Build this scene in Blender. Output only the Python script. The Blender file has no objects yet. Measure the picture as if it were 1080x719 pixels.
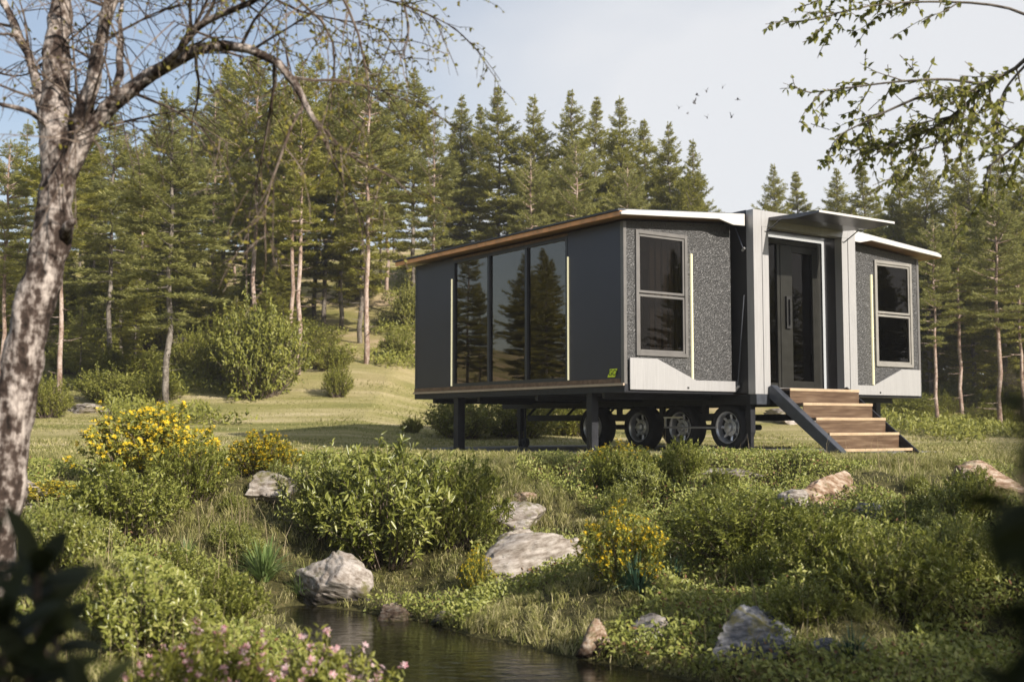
import bpy, math, random
import numpy as np
from mathutils import Vector, Matrix, noise

PI = math.pi
scene = bpy.context.scene
COL = scene.collection

# ------------------------------------------------------------------ camera
F = 1221.0; PITCH = math.atan(88 / F); CZ = 0.49
cam_d = bpy.data.cameras.new('camera')
cam = bpy.data.objects.new('camera', cam_d); COL.objects.link(cam)
cam.location = (0, 0, CZ); cam.rotation_euler = (PI / 2 + PITCH, 0, 0)
cam_d.sensor_width = 36; cam_d.lens = F / 1080 * 36
cam_d.clip_end = 5000; cam_d.clip_start = 0.05
cam_d.dof.use_dof = True; cam_d.dof.focus_distance = 14; cam_d.dof.aperture_fstop = 2.2
scene.camera = cam

def ray(x, y):
    a = (x - 540) / F; b = (359.5 - y) / F
    return Vector((a, math.cos(PITCH) - b * math.sin(PITCH), math.sin(PITCH) + b * math.cos(PITCH)))
def at(x, y, Y):
    r = ray(x, y); k = Y / r.y
    return Vector((r.x * k, Y, CZ + r.z * k))

# ------------------------------------------------------------------ terrain
WATER = [(6, -3), (6, 0), (4.4, 3.2), (2.4, 5.4), (1.35, 6.5), (.75, 7.2), (.37, 7.54), (0, 8.0), (-.3, 8.3), (-.65, 8.85), (-1.24, 9.4),
         (-1.75, 9.75), (-2.0, 9.45), (-1.6, 8.7), (-1.3, 7.8), (-1.0, 6.8), (-.78, 5.6), (-.75, 4), (-.8, 2), (-1, -3)]
def seg_dist(px, py, poly):
    d = np.full(px.shape, 1e9); inside = np.zeros(px.shape, bool)
    n = len(poly)
    for i in range(n):
        x1, y1 = poly[i]; x2, y2 = poly[(i + 1) % n]
        ex, ey = x2 - x1, y2 - y1
        t = np.clip(((px - x1) * ex + (py - y1) * ey) / (ex * ex + ey * ey), 0, 1)
        d = np.minimum(d, np.hypot(px - x1 - t * ex, py - y1 - t * ey))
        c = ((y1 > py) != (y2 > py)) & (px < ex * (py - y1) / (ey if abs(ey) > 1e-9 else 1e-9) + x1)
        inside ^= c
    return np.where(inside, -d, d)
WAVES = [(random.Random(7).random(), 0)]
_r = random.Random(11)
WV = [(_r.uniform(.5, 3.2), _r.uniform(0, 6.28), _r.uniform(0, 6.28)) for _ in range(14)]
def bumps(x, y):
    s = 0
    for k, a, p in WV:
        s = s + np.sin(k * (x * math.cos(a) + y * math.sin(a)) * 1.7 + p) / (1 + k)
    return s
def softplus(u, k=2.5):
    return np.where(u > 8 * k, u, k * np.log1p(np.exp(np.clip(u, -60, 8 * k) / k)))
def height(x, y):
    x = np.asarray(x, float); y = np.asarray(y, float)
    d = seg_dist(x, y, WATER)
    e = np.maximum(0, np.minimum(13.6 + .04 * x - y, (x + 5.5) * 1.2))          # distance to the level ground
    e = np.where(y > 13.6 + .04 * x, 0, e)
    e = np.minimum(e, np.maximum(0, np.hypot(np.maximum(0, 30 - x), np.maximum(0, 1 - y)) * 1.0 + 0 * x))
    dp = np.maximum(d, 0)
    t = dp / (dp + e + 1e-6)
    h = -1.0 + 1.0 * np.power(t, .85)
    h = np.where(d < 0, -1.0 - .5 * (1 - np.exp(d * 1.6)), h)
    fade = np.clip(dp * .8, 0, 1) * np.clip(1 - np.maximum(0, y - 13) / 2.0, 0, 1) * np.clip(1 - np.maximum(0, -4 - x) / 8, .2, 1)
    h = h + fade * (bumps(x, y) * .075 + bumps(x * 2.7 + 5, y * 2.7 - 3) * .03)
    side = 1 - .72 / (1 + np.exp(-(x - 7 - .1 * y) / 3.0))
    hill = .205 * softplus(y - 28.5 - np.clip((x + 4) * 1.2, 0, 7)) + .10 * softplus(y - 47)
    hill = 17 * (1 - np.exp(-hill / 17 - (hill / 20) ** 2))
    h = h + hill * side + np.where(y > 26, 1, 0) * np.clip((y - 26) / 12, 0, 1) * .25 * np.sin(x * .35 + 1) * np.sin(y * .28)
    return h
def hgt(x, y): return float(height(np.array([x]), np.array([y]))[0])
def spot(px, py):
    """point of the ground seen at a pixel"""
    r = ray(px, py); o = Vector((0, 0, CZ)); k = 1.5
    while k < 200:
        p = o + r * k
        if p.z < hgt(p.x, p.y): break
        k *= 1.01
    return Vector((p.x, p.y, hgt(p.x, p.y)))

# ------------------------------------------------------------------ materials
MATS = {}
def newmat(name):
    m = bpy.data.materials.new(name); m.use_nodes = True
    nt = m.node_tree; b = nt.nodes['Principled BSDF']; MATS[name] = m
    return m, nt, b
def L(nt, a, ao, b, bi): nt.links.new(a.outputs[ao], b.inputs[bi])
def N(nt, t, **kw):
    n = nt.nodes.new(t)
    for k, v in kw.items():
        if hasattr(n, k): setattr(n, k, v)
        else: n.inputs[k.replace('_', ' ')].default_value = v
    return n
def ramp(nt, stops):
    r = nt.nodes.new('ShaderNodeValToRGB'); e = r.color_ramp.elements
    while len(e) < len(stops): e.new(.5)
    for el, (p, c) in zip(e, stops): el.position = p; el.color = (*c, 1)
    return r
def plain(name, col, rough=.5, metal=0, var=.12, scale=6, bump=0, bscale=40, spec=.5):
    m, nt, b = newmat(name)
    tc = N(nt, 'ShaderNodeTexCoord'); no = N(nt, 'ShaderNodeTexNoise', Scale=scale, Detail=6)
    L(nt, tc, 'Object', no, 'Vector')
    r = ramp(nt, [(.3, tuple(c * (1 - var) for c in col)), (.7, tuple(c * (1 + var) for c in col))])
    L(nt, no, 'Fac', r, 'Fac'); L(nt, r, 'Color', b, 'Base Color')
    b.inputs['Roughness'].default_value = rough; b.inputs['Metallic'].default_value = metal
    b.inputs['Specular IOR Level'].default_value = spec
    mr = N(nt, 'ShaderNodeMapRange'); mr.inputs['To Min'].default_value = max(.02, rough - .08); mr.inputs['To Max'].default_value = min(1, rough + .1)
    L(nt, no, 'Fac', mr, 'Value'); L(nt, mr, 'Result', b, 'Roughness')
    if bump:
        n2 = N(nt, 'ShaderNodeTexNoise', Scale=bscale, Detail=4); L(nt, tc, 'Object', n2, 'Vector')
        bp = N(nt, 'ShaderNodeBump', Strength=bump, Distance=.02); L(nt, n2, 'Fac', bp, 'Height'); L(nt, bp, 'Normal', b, 'Normal')
    return m
def leafmat(name, stops, trans=.35, rough=.5, spec=.35, big=1.3):
    m, nt, b = newmat(name)
    geo = N(nt, 'ShaderNodeNewGeometry'); r = ramp(nt, stops)
    tc = N(nt, 'ShaderNodeTexCoord'); no = N(nt, 'ShaderNodeTexNoise', Scale=big, Detail=2); L(nt, tc, 'Object', no, 'Vector')
    oi = N(nt, 'ShaderNodeObjectInfo')
    mx = N(nt, 'ShaderNodeMath', operation='MULTIPLY_ADD'); L(nt, geo, 'Random Per Island', mx, 0); mx.inputs[1].default_value = .6
    m2 = N(nt, 'ShaderNodeMath', operation='MULTIPLY_ADD'); L(nt, no, 'Fac', m2, 0); m2.inputs[1].default_value = .55; m2.inputs[2].default_value = -.1
    m3 = N(nt, 'ShaderNodeMath', operation='MULTIPLY_ADD'); L(nt, oi, 'Random', m3, 0); m3.inputs[1].default_value = .12; L(nt, m2, 'Value', m3, 2)
    L(nt, m3, 'Value', mx, 2); L(nt, mx, 'Value', r, 'Fac')
    L(nt, r, 'Color', b, 'Base Color'); b.inputs['Roughness'].default_value = rough; b.inputs['Specular IOR Level'].default_value = spec
    tr = N(nt, 'ShaderNodeBsdfTranslucent'); L(nt, r, 'Color', tr, 'Color')
    ms = N(nt, 'ShaderNodeMixShader'); ms.inputs[0].default_value = trans
    L(nt, b, 'BSDF', ms, 1); L(nt, tr, 'BSDF', ms, 2); L(nt, ms, 'Shader', nt.nodes['Material Output'], 'Surface')
    return m

# house materials
plain('navy_panel', (.042, .043, .060), .36, .25, .08, 1.5)
plain('dark_steel', (.018, .019, .024), .5, .4, .3, 8, .15)
plain('rail_steel', (.075, .083, .10), .42, .55, .15, 9)
plain('black_panel', (.008, .008, .009), .5, 0, .2, 4)
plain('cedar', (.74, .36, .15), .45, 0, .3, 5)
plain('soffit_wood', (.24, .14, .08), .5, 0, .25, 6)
plain('bronze_sill', (.16, .10, .07), .38, .3, .35, 14)
plain('beige_trim', (.42, .33, .25), .4, .1, .1, 5)
plain('frame_grey', (.16, .152, .145), .4, .3, .08, 5)
plain('frame_light', (.30, .285, .26), .4, .3, .08, 5)
plain('frame_dark', (.045, .047, .055), .35, .4, .1, 5)
plain('door_metal', (.036, .035, .030), .35, .55, .12, 5)
plain('roof_white', (.50, .49, .47), .45, 0, .06, 3)
plain('roof_dark', (.05, .055, .07), .6, 0, .15, 4)
plain('canopy_grey', (.11, .105, .11), .3, .75, .1, 2)
plain('tyre', (.012, .012, .013), .75, 0, .3, 12, .3, 60)
plain('black_rubber', (.01, .01, .01), .6)
plain('wheel_alloy', (.62, .62, .64), .32, .7, .15, 10)
plain('interior_wall', (.45, .42, .38), .7, 0, .05, 3)
plain('interior_floor', (.20, .12, .07), .5, 0, .2, 5)
plain('curtain', (.35, .30, .24), .9, 0, .1, 6)
plain('lime', (.72, .86, .03), .4, 0, .04, 5)
plain('lime_dark', (.06, .09, .01), .5, 0, .04, 5)
def brushed(name, col):
    m, nt, b = newmat(name)
    tc = N(nt, 'ShaderNodeTexCoord'); mp = N(nt, 'ShaderNodeMapping'); mp.inputs['Scale'].default_value = (60, 60, 1.2)
    no = N(nt, 'ShaderNodeTexNoise', Scale=2.0, Detail=5); L(nt, tc, 'Object', mp, 'Vector'); L(nt, mp, 'Vector', no, 'Vector')
    r = ramp(nt, [(.3, tuple(c * .86 for c in col)), (.7, tuple(min(1, c * 1.08) for c in col))])
    L(nt, no, 'Fac', r, 'Fac'); L(nt, r, 'Color', b, 'Base Color')
    b.inputs['Metallic'].default_value = .35; b.inputs['Roughness'].default_value = .48
    bp = N(nt, 'ShaderNodeBump', Strength=.1, Distance=.01); L(nt, no, 'Fac', bp, 'Height'); L(nt, bp, 'Normal', b, 'Normal')
brushed('aluminium', (.39, .385, .385))
# leather-like textured cladding
m, nt, b = newmat('embossed_cladding')
tc = N(nt, 'ShaderNodeTexCoord'); vo = N(nt, 'ShaderNodeTexVoronoi', Scale=56.0); vo.feature = 'SMOOTH_F1'
no = N(nt, 'ShaderNodeTexNoise', Scale=9.0, Detail=3); mx = N(nt, 'ShaderNodeMixRGB'); mx.inputs[0].default_value = .12
L(nt, tc, 'Object', no, 'Vector'); L(nt, tc, 'Object', mx, 1); L(nt, no, 'Color', mx, 2); L(nt, mx, 'Color', vo, 'Vector')
bp = N(nt, 'ShaderNodeBump', Strength=1.0, Distance=.018); L(nt, vo, 'Distance', bp, 'Height'); L(nt, bp, 'Normal', b, 'Normal')
r = ramp(nt, [(.1, (.105, .103, .103)), (.6, (.042, .042, .042))]); L(nt, vo, 'Distance', r, 'Fac'); L(nt, r, 'Color', b, 'Base Color')
b.inputs['Roughness'].default_value = .42; b.inputs['Metallic'].default_value = .15
# timber steps
m, nt, b = newmat('step_wood')
tc = N(nt, 'ShaderNodeTexCoord'); mp = N(nt, 'ShaderNodeMapping'); mp.inputs['Scale'].default_value = (1.5, 30, 22)
no = N(nt, 'ShaderNodeTexNoise', Scale=1.4, Detail=6); L(nt, tc, 'Object', mp, 'Vector'); L(nt, mp, 'Vector', no, 'Vector')
r = ramp(nt, [(.3, (.07, .04, .024)), (.55, (.125, .08, .05)), (.75, (.20, .14, .09))]); L(nt, no, 'Fac', r, 'Fac'); L(nt, r, 'Color', b, 'Base Color')
b.inputs['Roughness'].default_value = .32
plain('step_edge', (.52, .38, .25), .35, .2, .12, 8)
# glass
def glass(name, tint, refl):
    m, nt, b = newmat(name); nt.nodes.remove(b)
    tr = N(nt, 'ShaderNodeBsdfTransparent'); tr.inputs[0].default_value = (*tint, 1)
    gl = N(nt, 'ShaderNodeBsdfGlossy'); gl.inputs['Color'].default_value = (.92, .84, .76, 1); gl.inputs['Roughness'].default_value = .012
    lw = N(nt, 'ShaderNodeFresnel', IOR=refl); ms = N(nt, 'ShaderNodeMixShader')
    L(nt, lw, 'Fac', ms, 0); L(nt, tr, 'BSDF', ms, 1); L(nt, gl, 'BSDF', ms, 2)
    L(nt, ms, 'Shader', nt.nodes['Material Output'], 'Surface')
glass('tinted_glass', (.55, .53, .51), 2.05)
glass('clear_glass', (.34, .32, .30), 1.36)
def emit(name, col, strength, base):
    m, nt, b = newmat(name); b.inputs['Base Color'].default_value = (*base, 1)
    b.inputs['Emission Color'].default_value = (*col, 1); b.inputs['Emission Strength'].default_value = strength
emit('led_strip', (1, .90, .56), .45, (.5, .47, .3))
emit('door_led', (1, .97, .9), .5, (.6, .6, .6))

# nature materials
def ground_material():
    m, nt, b = newmat('ground_cover')
    geo = N(nt, 'ShaderNodeNewGeometry'); sx = N(nt, 'ShaderNodeSeparateXYZ'); L(nt, geo, 'Position', sx, 'Vector')
    n1 = N(nt, 'ShaderNodeTexNoise', Scale=.35, Detail=6); L(nt, geo, 'Position', n1, 'Vector')
    mp = N(nt, 'ShaderNodeMapping'); mp.inputs['Scale'].default_value = (.16, .9, .9); mp.inputs['Rotation'].default_value = (0, 0, .12); L(nt, geo, 'Position', mp, 'Vector')
    n2 = N(nt, 'ShaderNodeTexNoise', Scale=.9, Detail=8, Roughness=.62); L(nt, mp, 'Vector', n2, 'Vector')
    n3 = N(nt, 'ShaderNodeTexNoise', Scale=14.0, Detail=6, Roughness=.7); L(nt, geo, 'Position', n3, 'Vector')
    lawn = ramp(nt, [(.3, (.15, .16, .045)), (.46, (.27, .25, .09)), (.55, (.38, .33, .16)), (.66, (.54, .45, .28))]); L(nt, n2, 'Fac', lawn, 'Fac')
    soil = ramp(nt, [(.3, (.035, .034, .012)), (.55, (.085, .078, .03)), (.75, (.17, .13, .065))]); L(nt, n3, 'Fac', soil, 'Fac')
    wood = ramp(nt, [(.32, (.16, .16, .04)), (.5, (.30, .26, .10)), (.66, (.50, .38, .24))]); L(nt, n1, 'Fac', wood, 'Fac')
    def rng(src, a, c):
        r = N(nt, 'ShaderNodeMapRange'); r.inputs['From Min'].default_value = a; r.inputs['From Max'].default_value = c; L(nt, sx, src, r, 'Value'); return r
    r1 = rng('Y', 13.4, 15.0); r2 = rng('Y', 33, 44)
    m1 = N(nt, 'ShaderNodeMixRGB'); L(nt, r1, 'Result', m1, 0); L(nt, soil, 'Color', m1, 1); L(nt, lawn, 'Color', m1, 2)
    m2 = N(nt, 'ShaderNodeMixRGB'); L(nt, r2, 'Result', m2, 0); L(nt, m1, 'Color', m2, 1); L(nt, wood, 'Color', m2, 2)
    fi = ramp(nt, [(.25, (.62, .62, .62)), (.7, (1.15, 1.15, 1.15))]); L(nt, n3, 'Fac', fi, 'Fac')
    mm = N(nt, 'ShaderNodeMixRGB', blend_type='MULTIPLY'); mm.inputs[0].default_value = 1; L(nt, m2, 'Color', mm, 1); L(nt, fi, 'Color', mm, 2)
    L(nt, mm, 'Color', b, 'Base Color'); b.inputs['Roughness'].default_value = .95; b.inputs['Specular IOR Level'].default_value = .15
    bp = N(nt, 'ShaderNodeBump', Strength=.7, Distance=.06); L(nt, n3, 'Fac', bp, 'Height'); L(nt, bp, 'Normal', b, 'Normal')
ground_material()
leafmat('pine_needles', [(.05, (.095, .10, .020)), (.4, (.235, .235, .045)), (.75, (.37, .35, .08)), (.98, (.48, .43, .15))], .46, .55, .25, .5)
leafmat('pine_needles_pale', [(.05, (.12, .13, .04)), (.4, (.245, .25, .075)), (.75, (.36, .35, .12)), (.98, (.46, .43, .2))], .46, .55, .25, .5)
leafmat('shrub_leaves', [(.05, (.055, .070, .012)), (.4, (.18, .20, .035)), (.75, (.32, .33, .08)), (.98, (.56, .52, .22))], .35, .33, .55)
leafmat('bush_leaves', [(.05, (.07, .082, .016)), (.4, (.185, .195, .034)), (.75, (.30, .30, .06)), (.98, (.41, .385, .12))], .38, .45, .35)
leafmat('herb_leaves', [(.05, (.09, .11, .02)), (.4, (.22, .245, .05)), (.75, (.36, .37, .10)), (.98, (.52, .49, .20))], .4, .4, .4)
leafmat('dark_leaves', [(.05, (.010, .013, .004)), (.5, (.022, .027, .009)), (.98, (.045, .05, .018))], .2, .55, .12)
leafmat('maple_leaves', [(.05, (.12, .135, .03)), (.4, (.23, .24, .055)), (.75, (.34, .33, .09)), (.98, (.46, .40, .11))], .5, .5, .3)
leafmat('birch_leaves', [(.05, (.12, .12, .02)), (.5, (.22, .20, .035)), (.98, (.40, .33, .06))], .4, .5, .3)
leafmat('strap_leaves', [(.05, (.07, .12, .03)), (.5, (.16, .23, .07)), (.98, (.32, .37, .15))], .3, .4, .4)
leafmat('blue_strap_leaves', [(.05, (.02, .05, .03)), (.5, (.045, .095, .06)), (.98, (.12, .18, .11))], .25, .4, .4)
leafmat('grass_blades', [(.02, (.07, .085, .016)), (.3, (.19, .205, .05)), (.52, (.31, .30, .10)), (.75, (.48, .43, .21)), (1.0, (.66, .58, .36))], .4, .6, .25, .9)
leafmat('yellow_petals', [(.1, (.62, .40, .015)), (.6, (.78, .56, .03)), (.98, (.85, .68, .08))], .3, .6, .2)
leafmat('pink_petals', [(.1, (.50, .16, .20)), (.5, (.62, .40, .42)), (.98, (.72, .62, .62))], .3, .6, .2)
leafmat('brown_litter', [(.1, (.10, .05, .025)), (.6, (.22, .12, .06)), (.98, (.34, .22, .13))], .2, .7, .2)
leafmat('reeds', [(.1, (.20, .16, .09)), (.6, (.36, .29, .17)), (.98, (.5, .42, .28))], .3, .7, .2)

def bark(name, c1, c2, c3, sc, zs, bump):
    m, nt, b = newmat(name)
    tc = N(nt, 'ShaderNodeTexCoord'); mp = N(nt, 'ShaderNodeMapping'); mp.inputs['Scale'].default_value = (sc, sc, sc * zs); L(nt, tc, 'Object', mp, 'Vector')
    n1 = N(nt, 'ShaderNodeTexNoise', Scale=1.0, Detail=8, Roughness=.65); L(nt, mp, 'Vector', n1, 'Vector')
    n2 = N(nt, 'ShaderNodeTexNoise', Scale=sc * 2.5, Detail=5); L(nt, tc, 'Object', n2, 'Vector')
    mi = N(nt, 'ShaderNodeMath', operation='MULTIPLY_ADD'); L(nt, n1, 'Fac', mi, 0); mi.inputs[1].default_value = .7; 
    m5 = N(nt, 'ShaderNodeMath', operation='MULTIPLY'); L(nt, n2, 'Fac', m5, 0); m5.inputs[1].default_value = .3; L(nt, m5, 'Value', mi, 2)
    r = ramp(nt, [(.36, c1), (.47, c2), (.60, c3)]); L(nt, mi, 'Value', r, 'Fac'); L(nt, r, 'Color', b, 'Base Color')
    b.inputs['Roughness'].default_value = .9; b.inputs['Specular IOR Level'].default_value = .2
    bp = N(nt, 'ShaderNodeBump', Strength=bump, Distance=.03); L(nt, mi, 'Value', bp, 'Height'); L(nt, bp, 'Normal', b, 'Normal')
    if 'stone' in name:
        geo = N(nt, 'ShaderNodeNewGeometry'); sx = N(nt, 'ShaderNodeSeparateXYZ'); L(nt, geo, 'Position', sx, 'Vector')
        n4 = N(nt, 'ShaderNodeTexNoise', Scale=3.5, Detail=7, Roughness=.7); L(nt, geo, 'Position', n4, 'Vector')
        r4 = ramp(nt, [(.54, (0, 0, 0)), (.63, (1, 1, 1))]); L(nt, n4, 'Fac', r4, 'Fac')
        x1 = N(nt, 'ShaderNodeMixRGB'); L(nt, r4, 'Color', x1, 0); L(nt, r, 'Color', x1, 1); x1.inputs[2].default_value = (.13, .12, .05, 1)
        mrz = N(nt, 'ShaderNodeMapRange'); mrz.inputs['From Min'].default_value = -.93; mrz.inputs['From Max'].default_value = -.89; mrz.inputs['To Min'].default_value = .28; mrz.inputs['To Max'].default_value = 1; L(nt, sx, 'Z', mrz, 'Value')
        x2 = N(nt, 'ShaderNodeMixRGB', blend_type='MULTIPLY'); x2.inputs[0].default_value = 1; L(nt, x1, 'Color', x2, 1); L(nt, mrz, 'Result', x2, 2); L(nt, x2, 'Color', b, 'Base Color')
bark('birch_bark', (.014, .010, .008), (.06, .042, .034), (.46, .40, .36), 12, .35, 1.0)
bark('twig_bark', (.05, .035, .028), (.11, .08, .06), (.2, .16, .13), 14, .5, .4)
bark('pine_bark', (.10, .06, .045), (.27, .19, .15), (.46, .38, .33), 5, .35, .8)
bark('grey_bark', (.05, .04, .035), (.13, .11, .09), (.25, .22, .19), 7, .4, .8)
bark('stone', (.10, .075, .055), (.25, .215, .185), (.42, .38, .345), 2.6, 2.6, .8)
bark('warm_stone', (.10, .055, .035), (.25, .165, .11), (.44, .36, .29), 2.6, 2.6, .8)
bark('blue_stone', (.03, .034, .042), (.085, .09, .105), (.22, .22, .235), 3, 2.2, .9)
plain('concrete', (.17, .165, .155), .8, 0, .2, 2.5, .3, 30)
plain('bird_feathers', (.05, .05, .055), .8)
m, nt, b = newmat('stream_water')
b.inputs['Base Color'].default_value = (.012, .011, .006, 1); b.inputs['Roughness'].default_value = .04; b.inputs['IOR'].default_value = 1.34
geo = N(nt, 'ShaderNodeNewGeometry'); mp = N(nt, 'ShaderNodeMapping'); mp.inputs['Scale'].default_value = (1.2, 3.4, 1); L(nt, geo, 'Position', mp, 'Vector')
n1 = N(nt, 'ShaderNodeTexNoise', Scale=4.0, Detail=5, Distortion=.8); L(nt, mp, 'Vector', n1, 'Vector')
bp = N(nt, 'ShaderNodeBump', Strength=.16, Distance=.03); L(nt, n1, 'Fac', bp, 'Height'); L(nt, bp, 'Normal', b, 'Normal')

# ------------------------------------------------------------------ object helpers
def props(o, label=None, cat=None, group=None, kind=None):
    if label: o['label'] = label
    if cat: o['category'] = cat
    if group: o['group'] = group
    if kind: o['kind'] = kind
    return o
def empty(name, loc=(0, 0, 0), rz=0, label=None, cat=None, group=None):
    o = bpy.data.objects.new(name, None); COL.objects.link(o); o.location = loc; o.rotation_euler = (0, 0, rz); o.empty_display_size = .2
    return props(o, label, cat, group)
def link(name, me, parent=None, mat=None, smooth=False):
    if mat: me.materials.append(MATS[mat])
    if smooth: me.polygons.foreach_set('use_smooth', [True] * len(me.polygons))
    o = bpy.data.objects.new(name, me); COL.objects.link(o)
    if parent: o.parent = parent
    return o
def np_mesh(name, V, Fc):
    V = np.asarray(V, np.float32); Fc = np.asarray(Fc, np.int32); k = Fc.shape[1]
    me = bpy.data.meshes.new(name)
    me.vertices.add(len(V)); me.vertices.foreach_set('co', V.ravel())
    me.loops.add(Fc.size); me.loops.foreach_set('vertex_index', Fc.ravel())
    me.polygons.add(len(Fc)); me.polygons.foreach_set('loop_start', np.arange(0, Fc.size, k, dtype=np.int32))
    me.polygons.foreach_set('loop_total', np.full(len(Fc), k, np.int32))
    me.update(calc_edges=True); me.validate(); return me
class MB:
    def __init__(s): s.v = []; s.f = []
    def box(s, x0, x1, y0, y1, z0, z1):
        n = len(s.v); s.v += [(x, y, z) for z in (z0, z1) for x, y in ((x0, y0), (x1, y0), (x1, y1), (x0, y1))]
        s.f += [tuple(n + i for i in q) for q in ((3, 2, 1, 0), (4, 5, 6, 7), (0, 1, 5, 4), (1, 2, 6, 5), (2, 3, 7, 6), (3, 0, 4, 7))]; return s
    def prism(s, pts, axis, a, c):
        """polygon pts in the plane across axis, extruded a..c"""
        n = len(s.v); k = len(pts)
        def mk(p, w):
            return {'x': (w, p[0], p[1]), 'y': (p[0], w, p[1]), 'z': (p[0], p[1], w)}[axis]
        s.v += [mk(p, a) for p in pts] + [mk(p, c) for p in pts]
        s.f += [tuple(range(n, n + k)), tuple(range(n + 2 * k - 1, n + k - 1, -1))]
        s.f += [(n + i, n + k + i, n + k + (i + 1) % k, n + (i + 1) % k) for i in range(k)]; return s
    def tube(s, pts, rad, k=6, cap=True):
        pts = [Vector(p) for p in pts]; rings = []
        up = Vector((.13, .21, .97)).normalized(); n0 = len(s.v)
        prev = None
        for i, p in enumerate(pts):
            t = (pts[min(i + 1, len(pts) - 1)] - pts[max(i - 1, 0)])
            t = t.normalized() if t.length > 1e-9 else Vector((0, 0, 1))
            if prev is None:
                a = t.cross(up); 
                if a.length < .05: a = t.cross(Vector((1, 0, 0)))
            else: a = prev - t * prev.dot(t)
            a.normalize(); prev = a; b_ = t.cross(a)
            r = rad[i] if hasattr(rad, '__len__') else rad
            for j in range(k):
                an = 2 * PI * j / k; s.v.append(tuple(p + (a * math.cos(an) + b_ * math.sin(an)) * r))
        for i in range(len(pts) - 1):
            for j in range(k):
                s.f.append((n0 + i * k + j, n0 + i * k + (j + 1) % k, n0 + (i + 1) * k + (j + 1) % k, n0 + (i + 1) * k + j))
        if cap:
            s.f.append(tuple(n0 + j for j in range(k - 1, -1, -1))); s.f.append(tuple(n0 + (len(pts) - 1) * k + j for j in range(k)))
        return s
    def lathe(s, prof, c, axis='x', k=28):
        """prof [(a, r)] revolved about an axis through c"""
        n0 = len(s.v)
        for a, r in prof:
            for j in range(k):
                an = 2 * PI * j / k; u, w = r * math.cos(an), r * math.sin(an)
                s.v.append((c[0] + a, c[1] + u, c[2] + w) if axis == 'x' else (c[0] + u, c[1] + w, c[2] + a))
        for i in range(len(prof) - 1):
            for j in range(k):
                s.f.append((n0 + i * k + j, n0 + i * k + (j + 1) % k, n0 + (i + 1) * k + (j + 1) % k, n0 + (i + 1) * k + j))
        return s
    def build(s, name, mat, parent=None, bevel=0, smooth=False):
        me = bpy.data.meshes.new(name); me.from_pydata(s.v, [], s.f); me.validate(); me.update()
        import bmesh
        bm = bmesh.new(); bm.from_mesh(me); bmesh.ops.recalc_face_normals(bm, faces=bm.faces[:])
        if bevel: bmesh.ops.bevel(bm, geom=bm.edges[:], offset=bevel, segments=1, affect='EDGES')
        bm.to_mesh(me); bm.free()
        return link(name, me, parent, mat, smooth)
def copy_tree(o, parent=None):
    c = o.copy(); COL.objects.link(c); c.parent = parent
    for ch in list(o.children): copy_tree(ch, c)
    return c

# ------------------------------------------------------------------ world and sun
SD = Vector((.68, -.73, .52)).normalized()          # towards the sun
el = math.asin(SD.z); az = math.atan2(SD.x, SD.y)
w = bpy.data.worlds.new('World'); scene.world = w; w.use_nodes = True
nt = w.node_tree; bg = nt.nodes['Background']
sky = N(nt, 'ShaderNodeTexSky', sky_type='NISHITA', sun_disc=False); sky.sun_elevation = el; sky.sun_rotation = az; sky.air_density = 1.0; sky.dust_density = 1.5
tc = N(nt, 'ShaderNodeTexCoord'); mp = N(nt, 'ShaderNodeMapping'); mp.inputs['Scale'].default_value = (1, 1, 2.2); L(nt, tc, 'Generated', mp, 'Vector')
mp.inputs['Location'].default_value = (.3, .2, .1)
n1 = N(nt, 'ShaderNodeTexNoise', Scale=1.6, Detail=7, Roughness=.5, Distortion=.3); L(nt, mp, 'Vector', n1, 'Vector')
dt = N(nt, 'ShaderNodeVectorMath', operation='DOT_PRODUCT'); L(nt, tc, 'Generated', dt, 0); dt.inputs[1].default_value = (1.35, .40, -.75)
ad = N(nt, 'ShaderNodeMath', operation='MULTIPLY_ADD'); L(nt, n1, 'Fac', ad, 0); ad.inputs[1].default_value = 1.25; L(nt, dt, 'Value', ad, 2)
r = ramp(nt, [(.48, (0, 0, 0)), (.95, (1, 1, 1))]); L(nt, ad, 'Value', r, 'Fac')
mul = N(nt, 'ShaderNodeMath', operation='MULTIPLY_ADD'); L(nt, r, 'Color', mul, 0); mul.inputs[1].default_value = .68; mul.inputs[2].default_value = .22
mx = N(nt, 'ShaderNodeMixRGB'); L(nt, mul, 'Value', mx, 0); L(nt, sky, 'Color', mx, 1); mx.inputs[2].default_value = (6.4, 6.45, 6.6, 1)
L(nt, mx, 'Color', bg, 'Color'); bg.inputs['Strength'].default_value = .088
sd = bpy.data.lights.new('sun', 'SUN'); sun = bpy.data.objects.new('sun', sd); COL.objects.link(sun)
sd.energy = 4.9; sd.angle = math.radians(.5); sd.color = (1, .92, .81)
sun.rotation_euler = SD.to_track_quat('Z', 'Y').to_euler(); sun.location = (10, -10, 20)
scene.view_settings.view_transform = 'Standard'; scene.view_settings.look = 'None'
scene.view_settings.exposure = .64; scene.view_settings.gamma = 1
scene.render.engine = 'CYCLES'
scene.cycles.max_bounces = 6; scene.cycles.diffuse_bounces = 3; scene.cycles.glossy_bounces = 3; scene.cycles.transmission_bounces = 4; scene.cycles.transparent_max_bounces = 8
scene.cycles.use_denoising = True; scene.cycles.caustics_reflective = False; scene.cycles.caustics_refractive = False

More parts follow.
